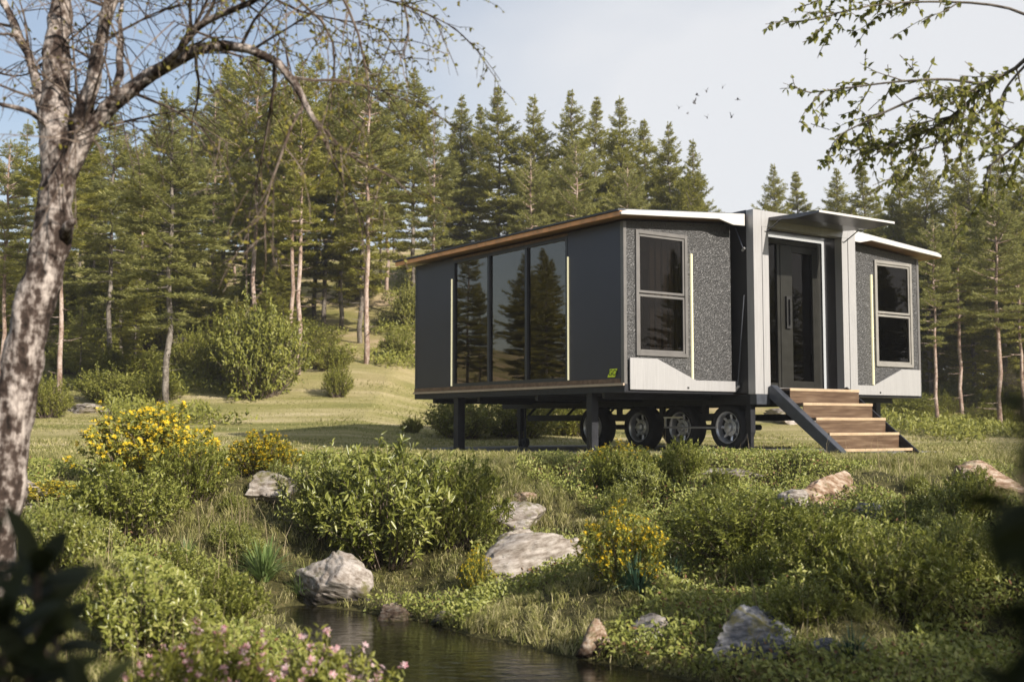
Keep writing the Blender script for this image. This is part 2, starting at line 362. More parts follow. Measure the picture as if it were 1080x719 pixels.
# ------------------------------------------------------------------ ground and water
def axis(parts):
    out = []
    for a, c, st in parts: out += list(np.arange(a, c, st))
    return np.array(out)
gx = axis([(-900, -200, 50), (-200, -60, 8), (-60, -20, 1.2), (-20, -8, .35), (-8, 8, .1), (8, 20, .35), (20, 60, 1.2), (60, 200, 8), (200, 901, 50)])
gy = axis([(-120, -10, 10), (-10, 2, .5), (2, 16, .1), (16, 30, .35), (30, 75, .9), (75, 150, 5), (150, 1500, 60)])
X, Y = np.meshgrid(gx, gy); Z = height(X, Y)
V = np.stack([X, Y, Z], -1).reshape(-1, 3); nx = len(gx); ii, jj = np.meshgrid(np.arange(nx - 1), np.arange(len(gy) - 1))
a = (jj * nx + ii).ravel(); me = np_mesh('ground', V, np.stack([a, a + 1, a + nx + 1, a + nx], 1))
props(link('ground', me, None, 'ground_cover', True), kind='structure')
wm = MB(); wm.v = [(-4, -4, -1.0), (7, -4, -1.0), (7, 11, -1.0), (-4, 11, -1.0)]; wm.f = [(0, 1, 2, 3)]
props(wm.build('water', 'stream_water'), kind='structure')

# ------------------------------------------------------------------ mobile house  (local x along the front, y into the house)
HC = (1.734, 17.837, 0); HA = math.radians(35)
house = empty('mobile_house', HC, HA, 'dark grey and silver fold-out mobile house on a wheeled trailer', 'mobile house')
W = 7.42; D = 6.4; ZF = 1.11
def wing_top(t): return 3.655 + .077 * t     # underside of the roof
def build_wing(mirror):
    mx_ = (lambda t: W - t) if mirror else (lambda t: t)
    def bx(mb, t0, t1, *r):
        a, c = sorted((mx_(t0), mx_(t1))); return mb.box(a, c, *r)
    def pr(mb, pts, a, c): return mb.prism([(mx_(p), z) for p, z in pts], 'y', a, c)
    # floor
    bx(MB(), 0, 2.38, 0.0, D, .99, ZF - .003).build('floor_slab', 'dark_steel', house)
    # front and back wall with window opening
    wt = .08
    for (y0, y1, op) in ((.012, wt, True), (D - wt, D, False)):
        mb = MB()
        if op:
            wl, wr, wb, wu = .24, 1.34, 1.56, 3.54
            pr(mb, [(.06, ZF), (wl, ZF), (wl, wing_top(wl)), (.06, wing_top(.06))], y0, y1)
            pr(mb, [(wr, ZF), (2.34, ZF), (2.34, wing_top(2.34)), (wr, wing_top(wr))], y0, y1)
            pr(mb, [(wl, ZF), (wr, ZF), (wr, wb), (wl, wb)], y0, y1)
            pr(mb, [(wl, wu), (wr, wu), (wr, wing_top(wr)), (wl, wing_top(wl))], y0, y1)
        else:
            pr(mb, [(.06, ZF), (2.34, ZF), (2.34, wing_top(2.34)), (.06, wing_top(.06))], y0, y1)
        mb.build('end_wall', 'embossed_cladding', house)
    # corner trims
    bx(MB(), -.004, .06, .0, wt, ZF, wing_top(0) - .002).build('corner_trim', 'frame_grey', house, .004)
    # window
    wf = bx(MB(), .24, .30, -.02, .07, 1.56, 3.54); bx(wf, 1.28, 1.34, -.02, .07, 1.56, 3.54)
    bx(wf, .30, 1.28, -.02, .07, 1.56, 1.62); bx(wf, .30, 1.28, -.02, .07, 3.48, 3.54)
    win = wf.build('window', 'frame_light' if mirror else 'frame_grey', house, .004)
    sash = MB()
    for z0, z1 in ((1.62, 2.53), (2.55, 3.48)):
        bx(sash, .30, .335, .0, .05, z0, z1); bx(sash, 1.245, 1.28, .0, .05, z0, z1)
        bx(sash, .335, 1.245, .0, .05, z0, z0 + .04); bx(sash, .335, 1.245, .0, .05, z1 - .04, z1)
    sash.build('sash', 'frame_light' if mirror else 'frame_grey', win, .003)
    for z0, z1 in ((1.66, 2.49), (2.59, 3.44)):
        bx(MB(), .335, 1.245, .022, .03, z0, z1).build('pane', 'clear_glass', win)
    bl = MB()
    for i in range(9):
        t = .75 + i * .07; bx(bl, t, t + .05, .24 + .03 * (i % 2), .28 + .03 * (i % 2), 1.5, 3.5)
    bl.build('curtain', 'curtain', win)
    # led strip and plate
    bx(MB(), 1.42, 1.445, -.022, .0105, 1.215, 3.25).build('light_strip', 'led_strip', house)
    pl = [(.08, 1.03), (2.37, 1.03), (2.43, 1.07), (2.43, 1.2), (1.47, 1.2), (.64, 1.52), (.08, 1.52)]
    plate = pr(MB(), pl, -.045, -.024).build('bracket_plate', 'aluminium', house)
    bo = MB(); bx(bo, 1.28, 1.31, -.055, -.045, 1.06, 1.09); bo.build('bolt', 'black_rubber', plate)
    bx(MB(), .1, 2.36, -.022, .0, ZF - .09, ZF + .05).build('edge_angle', 'dark_steel', house)
    # roof panel
    def top(t): return 3.742 + .077 * (t + .3)
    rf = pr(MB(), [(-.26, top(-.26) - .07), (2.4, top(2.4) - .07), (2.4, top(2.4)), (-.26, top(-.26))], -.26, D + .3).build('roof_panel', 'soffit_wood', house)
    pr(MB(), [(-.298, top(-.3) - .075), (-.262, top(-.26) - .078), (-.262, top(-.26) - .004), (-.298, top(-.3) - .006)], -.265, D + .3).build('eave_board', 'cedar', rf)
    pr(MB(), [(-.33, top(-.33) + .0), (2.4, top(2.4) + .002), (2.4, top(2.4) + .03), (-.33, top(-.33) + .03)], -.26, D + .32).build('roof_sheet', 'roof_dark', rf)
    fp = [(-.3, top(-.3) - .065), (1.78, top(1.78) - .085), (2.1, top(2.1) - .175), (2.37, top(2.37) - .185), (2.37, top(2.37) + .012), (-.18, top(-.2) + .012), (-.30, top(-.3) - .02)]
    pr(MB(), fp, -.305, -.264).build('end_fascia', 'roof_white', rf, .004)
    # struts
    for pts in ([(2.395, -.06, 3.76), (2.395, -.24, 3.38)], [(2.39, -.24, 2.62), (2.39, -.07, 1.1)]):
        pts = [(mx_(p[0]), p[1], p[2]) for p in pts]
        g = MB().tube(pts, .012, 6).build('gas_strut', 'rail_steel', house)
        MB().tube([Vector(pts[1]) + Vector((0, .03, -.02)), Vector(pts[1]) + Vector((0, -.03, .02))], .022, 6).build('strut_joint', 'aluminium', g)
build_wing(False); build_wing(True)
# near long wall (x = 0): solid ends, glass between
def topz(s): return wing_top(0)
for s0, s1 in ((.085, 1.42), (4.98, D)):
    MB().box(0.0, .07, s0, s1, 1.2, wing_top(0) - .002).build('side_panel', 'navy_panel', house)
MB().box(-.012, .07, .085, D, ZF, 1.2).build('sill_board', 'bronze_sill', house)
MB().box(-.03, .0, .0, D + .02, ZF - .02, ZF + .018).build('sill_trim', 'beige_trim', house)
MB().box(.003, .06, 1.42, 4.98, 3.595, wing_top(0) - .004).build('header_board', 'bronze_sill', house)
gw = MB(); gw.box(-.006, .075, 1.42, 1.475, 1.2, 3.6); gw.box(-.006, .075, 4.925, 4.98, 1.2, 3.6)
gw.box(-.006, .075, 1.475, 4.925, 1.2, 1.26); gw.box(-.006, .075, 1.475, 4.925, 3.545, 3.6)
glw = gw.build('glass_wall', 'frame_dark', house)
sp = [1.475, 2.59, 3.76, 4.925]
for s in sp[1:3]: MB().box(-.012, .07, s - .035, s + .035, 1.26, 3.545).build('mullion', 'frame_dark', glw, .003)
for a, c in zip(sp[:-1], sp[1:]):
    a = a + (.035 if a != sp[0] else 0); c = c - (.035 if c != sp[3] else 0)
    MB().box(.028, .036, a, c, 1.26, 3.545).build('pane', 'tinted_glass', glw)
for s in (1.385, 4.995): MB().box(-.022, -.002, s, s + .022, 1.215, 3.25).build('light_strip', 'led_strip', house)
# far long wall
MB().box(W - .07, W, .085, D - .08, ZF, wing_top(0)).build('side_panel', 'navy_panel', house)
MB().box(.0, .07, D - .08, D - .0005, ZF, wing_top(0)).build('corner_trim', 'aluminium', house)
# interior
inn = MB().box(2.30, 2.335, 2.2, D - .1, ZF, 3.6).box(2.30, 2.335, .1, 1.1, ZF, 3.6).box(2.30, 2.335, 1.1, 2.2, 3.3, 3.6)
inn.build('inner_wall', 'interior_wall', house)
MB().box(.09, 2.3, .1, D - .1, 3.60, 3.63).build('ceiling', 'interior_wall', house)
MB().box(.08, 2.3, .1, D - .1, ZF, ZF + .02).build('floor_board', 'interior_floor', house)
MB().box(.09, 2.29, 4.4, 4.45, ZF + .02, 3.6).build('inner_wall', 'interior_wall', house)
# emblem
eb = MB().prism([(.16, 1.225), (.34, 1.225), (.40, 1.355), (.22, 1.355)], 'x', -.012, -.001)
for i, v in enumerate(eb.v): eb.v[i] = (v[0], .56 - v[1], v[2])
emblem = eb.build('emblem', 'lime', house, .003)
tcv = bpy.data.curves.new('lettering', 'FONT'); tcv.body = 'GO'; tcv.size = .125; tcv.extrude = .002; tcv.shear = .3; tcv.align_x = 'CENTER'; tcv.align_y = 'CENTER'
to = bpy.data.objects.new('lettering', tcv); COL.objects.link(to)
dg = bpy.context.evaluated_depsgraph_get(); tme = bpy.data.meshes.new_from_object(to.evaluated_get(dg)); bpy.data.objects.remove(to)
tl = link('lettering', tme, emblem, 'lime_dark'); tl.matrix_local = Matrix.Translation((-.015, .28, 1.292)) @ Matrix(((0, 0, -1, 0), (-1, 0, 0, 0), (0, 1, 0, 0), (0, 0, 0, 1)))
# spine and portal
x0, x1 = 2.42, 5.0
sb = MB().box(x0 + .01, x0 + .06, -.28, D + .1, 1.0, 3.98).box(x1 - .06, x1 - .01, -.28, D + .1, 1.0, 3.98)
sb.box(x0 + .06, x1 - .06, D, D + .1, 1.0, 3.98); sb.build('spine_wall', 'black_panel', house)
MB().box(x0 + .06, x1 - .06, .2, D - .01, 1.0, ZF).build('floor_slab', 'interior_floor', house)
MB().box(x0, x1, -.28, D + .15, 3.98, 4.036).build('spine_roof', 'roof_dark', house)
for sgn in (0, 1):
    m_ = (lambda t: W - t) if sgn else (lambda t: t)
    def B(mb, a, c, *r):
        a, c = sorted((m_(a), m_(c))); return mb.box(a, c, *r)
    mb = MB(); B(mb, x0, 2.615, -.44, -.28, .985, 4.03); B(mb, 2.615, 2.63, -.425, -.28, .985, 3.76); B(mb, 2.63, 2.78, -.438, -.28, .985, 3.76)
    mb.build('portal_post', 'aluminium', house, .003)
    B(MB(), x0 + .03, 2.77, -.43, -.29, .82, .983).build('post_foot', 'rail_steel', house)
MB().box(2.617, W - 2.617, -.438, -.28, 3.762, 4.028).build('portal_header', 'aluminium', house)
# jambs, door
for a_ in (2.72, W - 2.78): MB().box(a_, a_ + .06, -.278, .12, 1.0, 3.758).build('door_jamb', 'canopy_grey', house)
MB().box(2.78, 4.64, -.278, .12, 3.74, 3.78).build('door_soffit', 'frame_dark', house)
MB().box(2.78, 4.64, -.45, .15, 1.0, 1.10).build('threshold', 'frame_grey', house, .004)
MB().box(4.605, 4.632, -.05, -.02, 1.105, 3.735).box(2.80, 4.605, -.05, -.02, 3.70, 3.735).build('light_strip', 'door_led', house)
df = MB().box(2.785, 2.88, 0, .08, 1.1, 3.68).box(4.50, 4.60, 0, .08, 1.1, 3.68).box(2.88, 4.5, 0, .08, 3.60, 3.68).box(3.46, 3.53, 0, .08, 1.1, 3.6)
dfo = df.box(2.88, 3.46, .01, .07, 1.1, 1.2).build('door_frame', 'door_metal', house, .004)
MB().box(2.88, 3.46, .03, .04, 1.2, 3.6).build('pane', 'clear_glass', dfo)
dl = MB().box(3.535, 3.83, -.01, .06, 1.115, 3.59).box(4.36, 4.495, -.01, .06, 1.115, 3.59).box(3.83, 4.36, -.01, .06, 1.115, 1.24).box(3.83, 4.36, -.01, .06, 3.48, 3.59)
door = dl.build('door', 'door_metal', house, .004)
MB().box(3.83, 4.36, .02, .03, 1.24, 3.48).build('pane', 'clear_glass', door)
MB().box(3.64, 3.76, -.05, -.011, 2.14, 2.70).box(3.68, 3.71, -.09, -.051, 2.2, 2.64).build('handle', 'black_rubber', door)
# canopy
cn = MB(); zt, zo = 3.925, 3.885
for t in (2.79, 4.68): cn.v += [(t, -.443, zt - .05), (t, -.443, zt), (t, -1.5, zo), (t, -1.5, zo - .028), (t, -1.0, zo - .055)]
cn.f = [(0, 1, 2, 3, 4), (9, 8, 7, 6, 5)] + [(i, (i + 1) % 5, 5 + (i + 1) % 5, 5 + i) for i in range(5)]
can = cn.build('canopy', 'canopy_grey', house)
MB().box(2.785, 4.685, -1.512, -1.5, zo - .032, zo + .004).build('edge_trim', 'roof_white', can)
for t in (2.74, 4.70): MB().tube([(t, -.445, 3.68), (t, -.75, zo - .04)], .011, 6).build('gas_strut', 'frame_dark', can)
# chassis
ch = MB().box(2.46, 2.56, -.27, 6.9, .82, .985).box(4.86, 4.96, -.27, 6.9, .82, .985)
for s in (-.26, 1.0, 2.3, 3.6, 5.0, 6.75): ch.box(2.56, 4.86, s, s + .1, .84, .98)
ch.box(2.43, 2.60, .05, 6.9, .965, .985)
ch.build('chassis_frame', 'dark_steel', house)
for a in (.6, 2.4, 4.2, 5.8): MB().box(.1, 2.46, a, a + .07, .90, .988).build('outrigger', 'dark_steel', house)
for a in (.6, 2.4, 4.2, 5.8): MB().box(4.96, 7.32, a, a + .07, .90, .988).build('outrigger', 'dark_steel', house)
sf = MB()
for t in (2.62, 4.75):
    sf.box(t, t + .07, -.1, 6.2, .56, .68)
    for s in (4.6, 5.3, 5.95): sf.tube([(t + .035, s, .84), (t + .035, s + .28, .66)], .035, 4)
    for s in (.9, 2.0, 3.2): sf.box(t, t + .07, s, s + .1, .68, .82)
sf.build('axle_frame', 'dark_steel', house)
for s in (.3, 1.45, 2.55, 3.9): MB().tube([(2.75, s, .44), (3.3 if s < 3 else 4.5, s, .44)], .05, 8).build('axle', 'dark_steel', house)
MB().tube([(2.37, .42, .44), (2.37, 1.70, .44)], .017, 8).build('side_rod', 'aluminium', house)
MB().box(2.40, 2.43, 1.25, 1.75, .60, .625).box(2.40, 2.43, 1.70, 1.73, .44, .6).box(2.43, 2.6, 1.5, 1.55, .6, .64).build('step_bracket', 'wheel_alloy', house)
def wheel(x, s, out):
    # out = -1 faces the near side
    wroot = MB().lathe([(out * .0, .27), (out * .035, .31), (out * .03, .375), (out * -.02, .405), (out * -.10, .412), (out * -.22, .405), (out * -.27, .37), (out * -.27, .26), (out * -.0, .262)], (x, s, .44), 'x', 36).build('wheel', 'tyre', house, 0, True)
    MB().lathe([(out * .012, .262), (out * .02, .272), (out * .024, .262), (out * -.02, .245), (out * -.12, .235), (out * -.2, .23)], (x, s, .44), 'x', 32).build('rim', 'wheel_alloy', wroot, 0, True)
    d = MB().lathe([(out * -.10, .234), (out * -.105, .02)], (x, s, .44), 'x', 24); d.build('rim_dish', 'dark_steel', wroot)
    hb = MB(); hb.lathe([(out * -.10, .15), (out * -.05, .14), (out * -.04, .08), (out * .0, .07), (out * .012, .03), (out * .012, .0)], (x, s, .44), 'x', 18)
    for k in range(8):
        an = k * PI / 4; y, z = s + .19 * math.cos(an), .44 + .19 * math.sin(an)
        hb.tube([(x - out * .10, s + .13 * math.cos(an), .44 + .13 * math.sin(an)), (x - out * .08, s + .225 * math.cos(an), .44 + .225 * math.sin(an))], .026, 6)
        an += PI / 8; hb.tube([(x - out * .06, s + .11 * math.cos(an), .44 + .11 * math.sin(an)), (x - out * .025, s + .11 * math.cos(an), .44 + .11 * math.sin(an))], .012, 6)
    hb.build('hub', 'wheel_alloy', wroot)
for s in (.3, 1.45, 2.55, 3.9): wheel(2.53, s, -1)
for s in (3.9, 5.05): wheel(4.89, s, 1)
for t, s, w_ in ((.05, 4.95, .16), (.06, .95, .14), (7.2, .95, .14), (7.2, 4.95, .16)):
    lg = MB().box(t, t + w_, s - w_ / 2, s + w_ / 2, .03, .99).build('support_leg', 'dark_steel', house, .006)
    MB().box(t - .05, t + w_ + .05, s - w_ / 2 - .05, s + w_ / 2 + .05, -.01, .03).build('foot_plate', 'dark_steel', lg)
for t, s in ((2.47, -.22), (4.87, -.22), (2.5, 6.35), (4.85, 6.35)):
    lg = MB().box(t, t + .11, s - .055, s + .055, .35, .82).box(t + .02, t + .09, s - .035, s + .035, .03, .35).build('landing_leg', 'dark_steel', house)
    MB().box(t - .04, t + .15, s - .1, s + .1, -.01, .03).build('foot_plate', 'dark_steel', lg)
jw = MB().tube([(2.42, 6.0, .82), (2.42, 6.0, .2)], .025, 6).build('jockey_arm', 'dark_steel', house)
MB().lathe([(-.04, .03), (-.04, .1), (.04, .1), (.04, .03)], (2.42, 6.0, .12), 'x', 16).build('jockey_wheel', 'tyre', jw)

# steps
st = empty('entry_steps', HC, HA, 'timber entry steps with grey side beam below the glass door', 'steps')
def beam(t0, t1, mat):
    mb = MB(); mb.prism([(-.44, 1.11), (-.44, .93), (-1.80, -.06), (-1.97, -.06), (-1.97, .02), (-.50, 1.14)], 'x', t0, t1)
    return mb.build('side_beam', mat, st, .008)
beam(2.72, 2.86, 'rail_steel'); beam(4.60, 4.64, 'dark_steel')
zs = [1.075, .835, .595, .355, .105]; os_ = [.76, 1.03, 1.29, 1.55, 1.80]
for i, (z, o) in enumerate(zip(zs, os_)):
    back = .451 if i == 0 else os_[i - 1] + .005
    s_ = MB().box(2.865, 4.595, -o, -back, z - .03, z + .002).build('step', 'step_wood', st)
    MB().box(2.862, 4.598, -o - .022, -o - .001, z - .038, z + .006).build('nosing', 'step_edge', s_, .003)
    lo = zs[i + 1] if i < 4 else -.05
    if i < 4: MB().box(2.866, 4.594, -o - .012, -o - .001, lo + .004, z - .04).build('riser', 'step_wood', s_)

# concrete pad under the trailer
pad = MB().box(-.1, 6.2, -1.3, 7.4, -.1, .022).build('paving', 'concrete'); pad.location = HC; pad.rotation_euler = (0, 0, HA); props(pad, kind='structure')

# ------------------------------------------------------------------ foliage helpers
def unit(a): return a / (np.linalg.norm(a, axis=-1, keepdims=True) + 1e-9)
def leaves(P, Dv, Nv, Ln, Wd, fold=.18, droop=.12):
    """six-point folded leaves"""
    n = len(P); Ln = np.broadcast_to(np.asarray(Ln, float), (n,))[:, None]; Wd = np.broadcast_to(np.asarray(Wd, float), (n,))[:, None]
    Dv = unit(Dv); S = unit(np.cross(Dv, Nv)); Nn = np.cross(S, Dv)
    v = np.stack([P, P + Dv * Ln * .3 + S * Wd * .5 + Nn * Wd * fold, P + Dv * Ln * .68 + S * Wd * .36 + Nn * (Wd * fold - Ln * droop * .5),
                  P + Dv * Ln - Nn * Ln * droop, P + Dv * Ln * .68 - S * Wd * .36 + Nn * (Wd * fold - Ln * droop * .5), P + Dv * Ln * .3 - S * Wd * .5 + Nn * Wd * fold], 1).reshape(-1, 3)
    b_ = np.arange(n)[:, None] * 6
    f = np.concatenate([b_ + np.array([[0, 1, 2, 3]]), b_ + np.array([[0, 3, 4, 5]])], 0)
    return v, f
def rhombs(P, Dv, Sv, Ln, Wd):
    n = len(P); Ln = np.broadcast_to(np.asarray(Ln, float), (n,))[:, None]; Wd = np.broadcast_to(np.asarray(Wd, float), (n,))[:, None]
    Dv = unit(Dv); S = unit(np.cross(Dv, Sv))
    v = np.stack([P, P + Dv * Ln * .45 + S * Wd * .5, P + Dv * Ln, P + Dv * Ln * .45 - S * Wd * .5], 1).reshape(-1, 3)
    return v, np.arange(n * 4).reshape(-1, 4)
def blades(P, Dv, Ln, Wd, bend):
    """grass blades, three triangles each; Dv horizontal lean"""
    n = len(P); Ln = Ln[:, None]; Wd = Wd[:, None]; bend = bend[:, None]
    up = np.array([0, 0, 1.0]); Dh = unit(Dv * np.array([1, 1, 0])); ang = np.random.rand(n) * 2 * PI
    S = np.stack([np.cos(ang), np.sin(ang), np.zeros(n)], 1)
    m_ = P + up * Ln * .55 + Dh * Ln * bend * .3; t = P + up * Ln * (1 - bend * .45) + Dh * Ln * bend
    v = np.stack([P - S * Wd * .5, P + S * Wd * .5, m_ - S * Wd * .4, m_ + S * Wd * .4, t], 1).reshape(-1, 3)
    b_ = np.arange(n)[:, None] * 5
    f = np.concatenate([b_ + np.array([[0, 1, 3]]), b_ + np.array([[0, 3, 2]]), b_ + np.array([[2, 3, 4]])], 0)
    return v, f
def rvec(n): return unit(np.random.normal(size=(n, 3)))

def conifer_meshes(seed, cs=.2, R=1.5, lev=.34, H=10., nb=5, dead=4, tuft=1.0, cone=.62, droop=-12, miss=.14):
    """trunk and crown meshes for a 10 m conifer"""
    np.random.seed(seed); rd = random.Random(seed)
    tr = MB(); wob = [(rd.uniform(-.05, .05), rd.uniform(-.05, .05)) for _ in range(12)]
    pts = [(wob[i][0] * (i > 0), wob[i][1] * (i > 0), -.4 + (H + .2) * i / 11) for i in range(12)]
    tr.tube(pts, [.085 * (1 - .85 * i / 11) + .01 for i in range(12)], 8)
    P = []; Dl = []; Sz = []; cur = [1.0]
    def add_branch(z, R_, el_, a, full):
        base = np.array([wob[min(11, int(z / H * 11))][0], wob[min(11, int(z / H * 11))][1], z]); dh = np.array([math.cos(a), math.sin(a), 0])
        def pt(u): return base + dh * R_ * u + np.array([0, 0, R_ * (math.tan(el_) * u + .14 * u * u)])
        tr.tube([pt(0), pt(.5), pt(1)], [.012 + .012 * R_, .01 + .006 * R_, .004], 3, False)
        if not full: return
        side = np.array([-dh[1], dh[0], 0]); nu = max(3, int(R_ / .11))
        for i in range(nu):
            u = .22 + .78 * (i + rd.random() * .6) / nu; c = pt(u)
            for sg in (-1, 1):
                if rd.random() < .12: continue
                l = (.42 * R_ * (1.05 - u) + .10) * rd.uniform(.6, 1.1)
                td = dh * .65 + side * sg * rd.uniform(.7, 1.1) + np.array([0, 0, rd.uniform(-.12, .22)]); td /= np.linalg.norm(td)
                k = max(2, int(l / .065))
                for q in range(k):
                    P.append(c + td * l * (q + .3) / k); Dl.append(td); Sz.append(cur[0])
        P.append(pt(1)); Dl.append(dh); Sz.append(cur[0])
    z = cs * H; n = 0
    while z < H * .985:
        rel = (z - cs * H) / (H * (1 - cs)); Rr = (R * min(1, (1 - rel) / cone) ** 1.12 * min(1, .55 + rel * 2.2) + .03) * rd.uniform(.85, 1.12)
        cur[0] = min(1, .38 + 3.2 * (1 - rel)); el_ = math.radians(droop + (50 - .4 * droop) * rel ** 1.6)
        for k in range(nb):
            if rd.random() < miss: continue
            add_branch(z + rd.uniform(-.12, .12), Rr * rd.choice([rd.uniform(.45, .8), rd.uniform(.8, 1.12)]), el_ + rd.uniform(-.12, .12), n * 2.4 + k * 2 * PI / nb + rd.uniform(-.3, .3), True)
        z += lev * (1 - .55 * rel) * rd.uniform(.8, 1.2); n += 1
    for _ in range(dead):
        add_branch(rd.uniform(.08, cs + .02) * H, rd.uniform(.3, .8) * R * .6, rd.uniform(-.3, .1), rd.uniform(0, 6.28), False)
    for q in range(14): P.append(np.array([wob[11][0], wob[11][1], H * (.955 + .045 * q / 14)])); Dl.append(np.array([0, 0, 1.])); Sz.append(.45)
    P = np.array(P); Dl = np.array(Dl); m_ = 5; Sz = np.repeat(np.array(Sz), m_)
    P = np.repeat(P, m_, 0); Dl = np.repeat(Dl, m_, 0); k = len(P)
    Dn = Dl * .8 + rvec(k) * np.array([.65, .65, .42]) + np.array([0, 0, .2])
    v, f = rhombs(P + rvec(k) * .02, Dn, rvec(k), np.random.uniform(.10, .20, k) * Sz, np.random.uniform(.020, .040, k) * (.4 + .6 * Sz))
    tme = bpy.data.meshes.new('trunk'); tme.from_pydata([tuple(q) for q in tr.v], [], tr.f); tme.update(); tme.polygons.foreach_set('use_smooth', [True] * len(tme.polygons))
    return tme, np_mesh('crown', v, f)
def set_mat(me, m): me.materials.clear(); me.materials.append(MATS[m]); return me
CON = []
specs = [(1, .12, 1.65, .36, 6, .52, -14, .16), (2, .20, 1.5, .36, 6, .46, -10, .2), (3, .40, 1.55, .42, 5, .42, -6, .2), (4, .42, 1.75, .44, 5, .40, -4, .25),
         (5, .14, 1.35, .34, 6, .55, -16, .18), (6, .38, 1.5, .40, 5, .42, -8, .2), (8, .06, 1.8, .37, 7, .50, -12, .16), (9, .24, 1.6, .36, 5, .46, -16, .3), (10, .5, 1.6, .38, 5, .36, 0, .3)]
for i, (sd_, cs, R_, lv, nb, cone_, dr_, ms_) in enumerate(specs):
    t_, c_ = conifer_meshes(sd_, cs, R_, lv, 10., nb, 3 + int(cs * 18), 1.0, cone_, dr_, ms_)
    set_mat(t_, 'pine_bark' if i in (2, 3, 5, 8) else 'grey_bark'); set_mat(c_, 'pine_needles_pale' if i in (3, 5, 7) else 'pine_needles'); CON.append((t_, c_))
def conifer(name, X, Y, H, kind, label, group=None, wide=1.0, rz=None, cat='tree'):
    z = hgt(X, Y); t = empty(name, (X, Y, z), rz if rz is not None else random.random() * 6.28, label, cat, group)
    t.scale = (wide * H / 10, wide * H / 10, H / 10)
    for nm, me in zip(('trunk', 'crown'), CON[kind]):
        o = bpy.data.objects.new(nm, me); COL.objects.link(o); o.parent = t
    return t

# ---- forest. (pixel x, pixel y of the top, distance, kind, width, label)
random.seed(5)
def tree_px(px, ytop, Yd, kind, wide, label, name='pine_tree', group=None):
    r = ray(px, ytop); k = Yd / r.y; X_ = r.x * k; zt = CZ + r.z * k; z0 = hgt(X_, Yd)
    conifer(name, X_, Yd, max(2, (zt - z0) * 1.01), kind, label, group, wide)
SK = 'pines along the skyline'
sky_row = [
    (437, 76, 52, 1, .85, 'tallest skyline pine, left end of the row above the flat roof, bare trunk below'),
    (487, 102, 56, 0, .8, 'slim skyline pine just right of the tallest left one'),
    (507, 113, 58, 4, .8, 'short skyline pine tucked between two taller ones left of centre'),
    (526, 93, 54, 1, .8, 'narrow tall skyline pine directly above the left glass pane of the house'),
    (563, 102, 53, 6, .75, 'broad pointed skyline pine above the middle glass pane'),
    (603, 97, 52, 0, .72, 'full skyline pine with visible trunk above the right glass pane'),
    (628, 106, 56, 4, .85, 'thin skyline pine right beside the full one with visible trunk'),
    (653, 104, 53, 6, .75, 'wide skyline pine above the near corner of the house'),
    (680, 128, 55, 1, .8, 'skyline pine stepping down to the right above the textured wall window'),
    (705, 131, 52, 0, .72, 'second last skyline pine of the row before the open sky'),
    (731, 149, 50, 6, .66, 'last skyline pine of the row before the gap of open sky'),
    (816, 175, 58, 0, .75, 'left of two small pines showing above the silver portal'),
    (840, 183, 60, 4, .9, 'right of two small pines showing above the silver portal'),
    (882, 180, 58, 0, .85, 'rounded pine above the canopy over the door'),
    (910, 175, 56, 4, .95, 'narrow pine just left of the canopy tip'),
    (948, 174, 52, 1, .8, 'slim pine above the right end of the canopy'),
    (975, 163, 50, 0, .8, 'tall pine behind the lower edge of the overhanging maple leaves'),
    (1006, 172, 53, 4, .95, 'pine between two broad pines right of the house'),
    (1020, 160, 49, 6, .72, 'broad full pine right of the house below the maple leaves'),
    (1053, 158, 47, 0, .85, 'broad pine near the right picture edge with shaded foot'),
    (1085, 150, 45, 6, .8, 'pine cut by the right picture edge'),
]
for a in sky_row: tree_px(*a[:4], a[4] * 1.3, *a[5:], group=SK)
FR = 'tall pines in front of the left forest'
front = [
    (70, 120, 34, 8, .9, 'slim pale-trunked pine just right of the leaning birch'),
    (121, 118, 40, 7, 1.0, 'pine with reddish straight trunk second from the birch'),
    (183, 100, 33, 7, 1.05, 'pale green pine with bare lower trunk above the yellow flowers'),
    (228, 105, 47, 5, .9, 'thin pine deep behind the big round young pine'),
    (272, 55, 42, 2, .80, 'tall pine with straight pink trunk left of the twin trunks'),
    (293, 100, 46, 1, .8, 'thin pine between the pink trunk and the pale twin trunks'),
    (311, 80, 41, 3, .8, 'left pine of the close pair with pale twin trunks'),
    (319, 62, 37.5, 2, .78, 'right pine of the close pair with pale twin trunks, dark foot'),
    (389, 60, 40, 3, .85, 'tall pine with low branch tufts just left of the house'),
    (383, 75, 46, 1, .9, 'pine with red-brown trunk behind the one left of the house'),
    (10, 150, 36, 3, .9, 'pine half hidden behind the leaning birch trunk at left edge'),
    (458, 135, 46, 5, .9, 'pine with pale trunk rising behind the left roof corner'),
    (152, 150, 45, 2, .85, 'darker pine between two pale pines at the left'),
    (345, 95, 50, 0, 1.0, 'dense pine right behind the pale twin trunks'),
    (560, 165, 46, 5, .8, 'thin light trunk pine just above the roof over the middle pane'),
    (608, 150, 47, 3, .75, 'pine with bright trunk rising above the roof near the right pane'),
    (661, 170, 48, 5, .8, 'low pine touching the white roof edge at the near corner'),
    (1008, 215, 44, 2, .9, 'shaded pine standing right of the far window wing'),
    (983, 230, 39, 5, .9, 'pale slim trunk pine right beside the far roof tip'),
    (1048, 200, 40, 3, 1.0, 'pine with dark trunk near the right edge behind the meadow'),
    (1072, 230, 43, 2, .9, 'pine at right edge with thin crown'),
]
for a in front: tree_px(*a[:4], a[4] * 1.15, *a[5:], group=FR)
tops = [(30, 128), (95, 125), (135, 140), (175, 95), (208, 88), (240, 60), (262, 62), (300, 85), (335, 55), (362, 70), (410, 88), (-30, 130)]
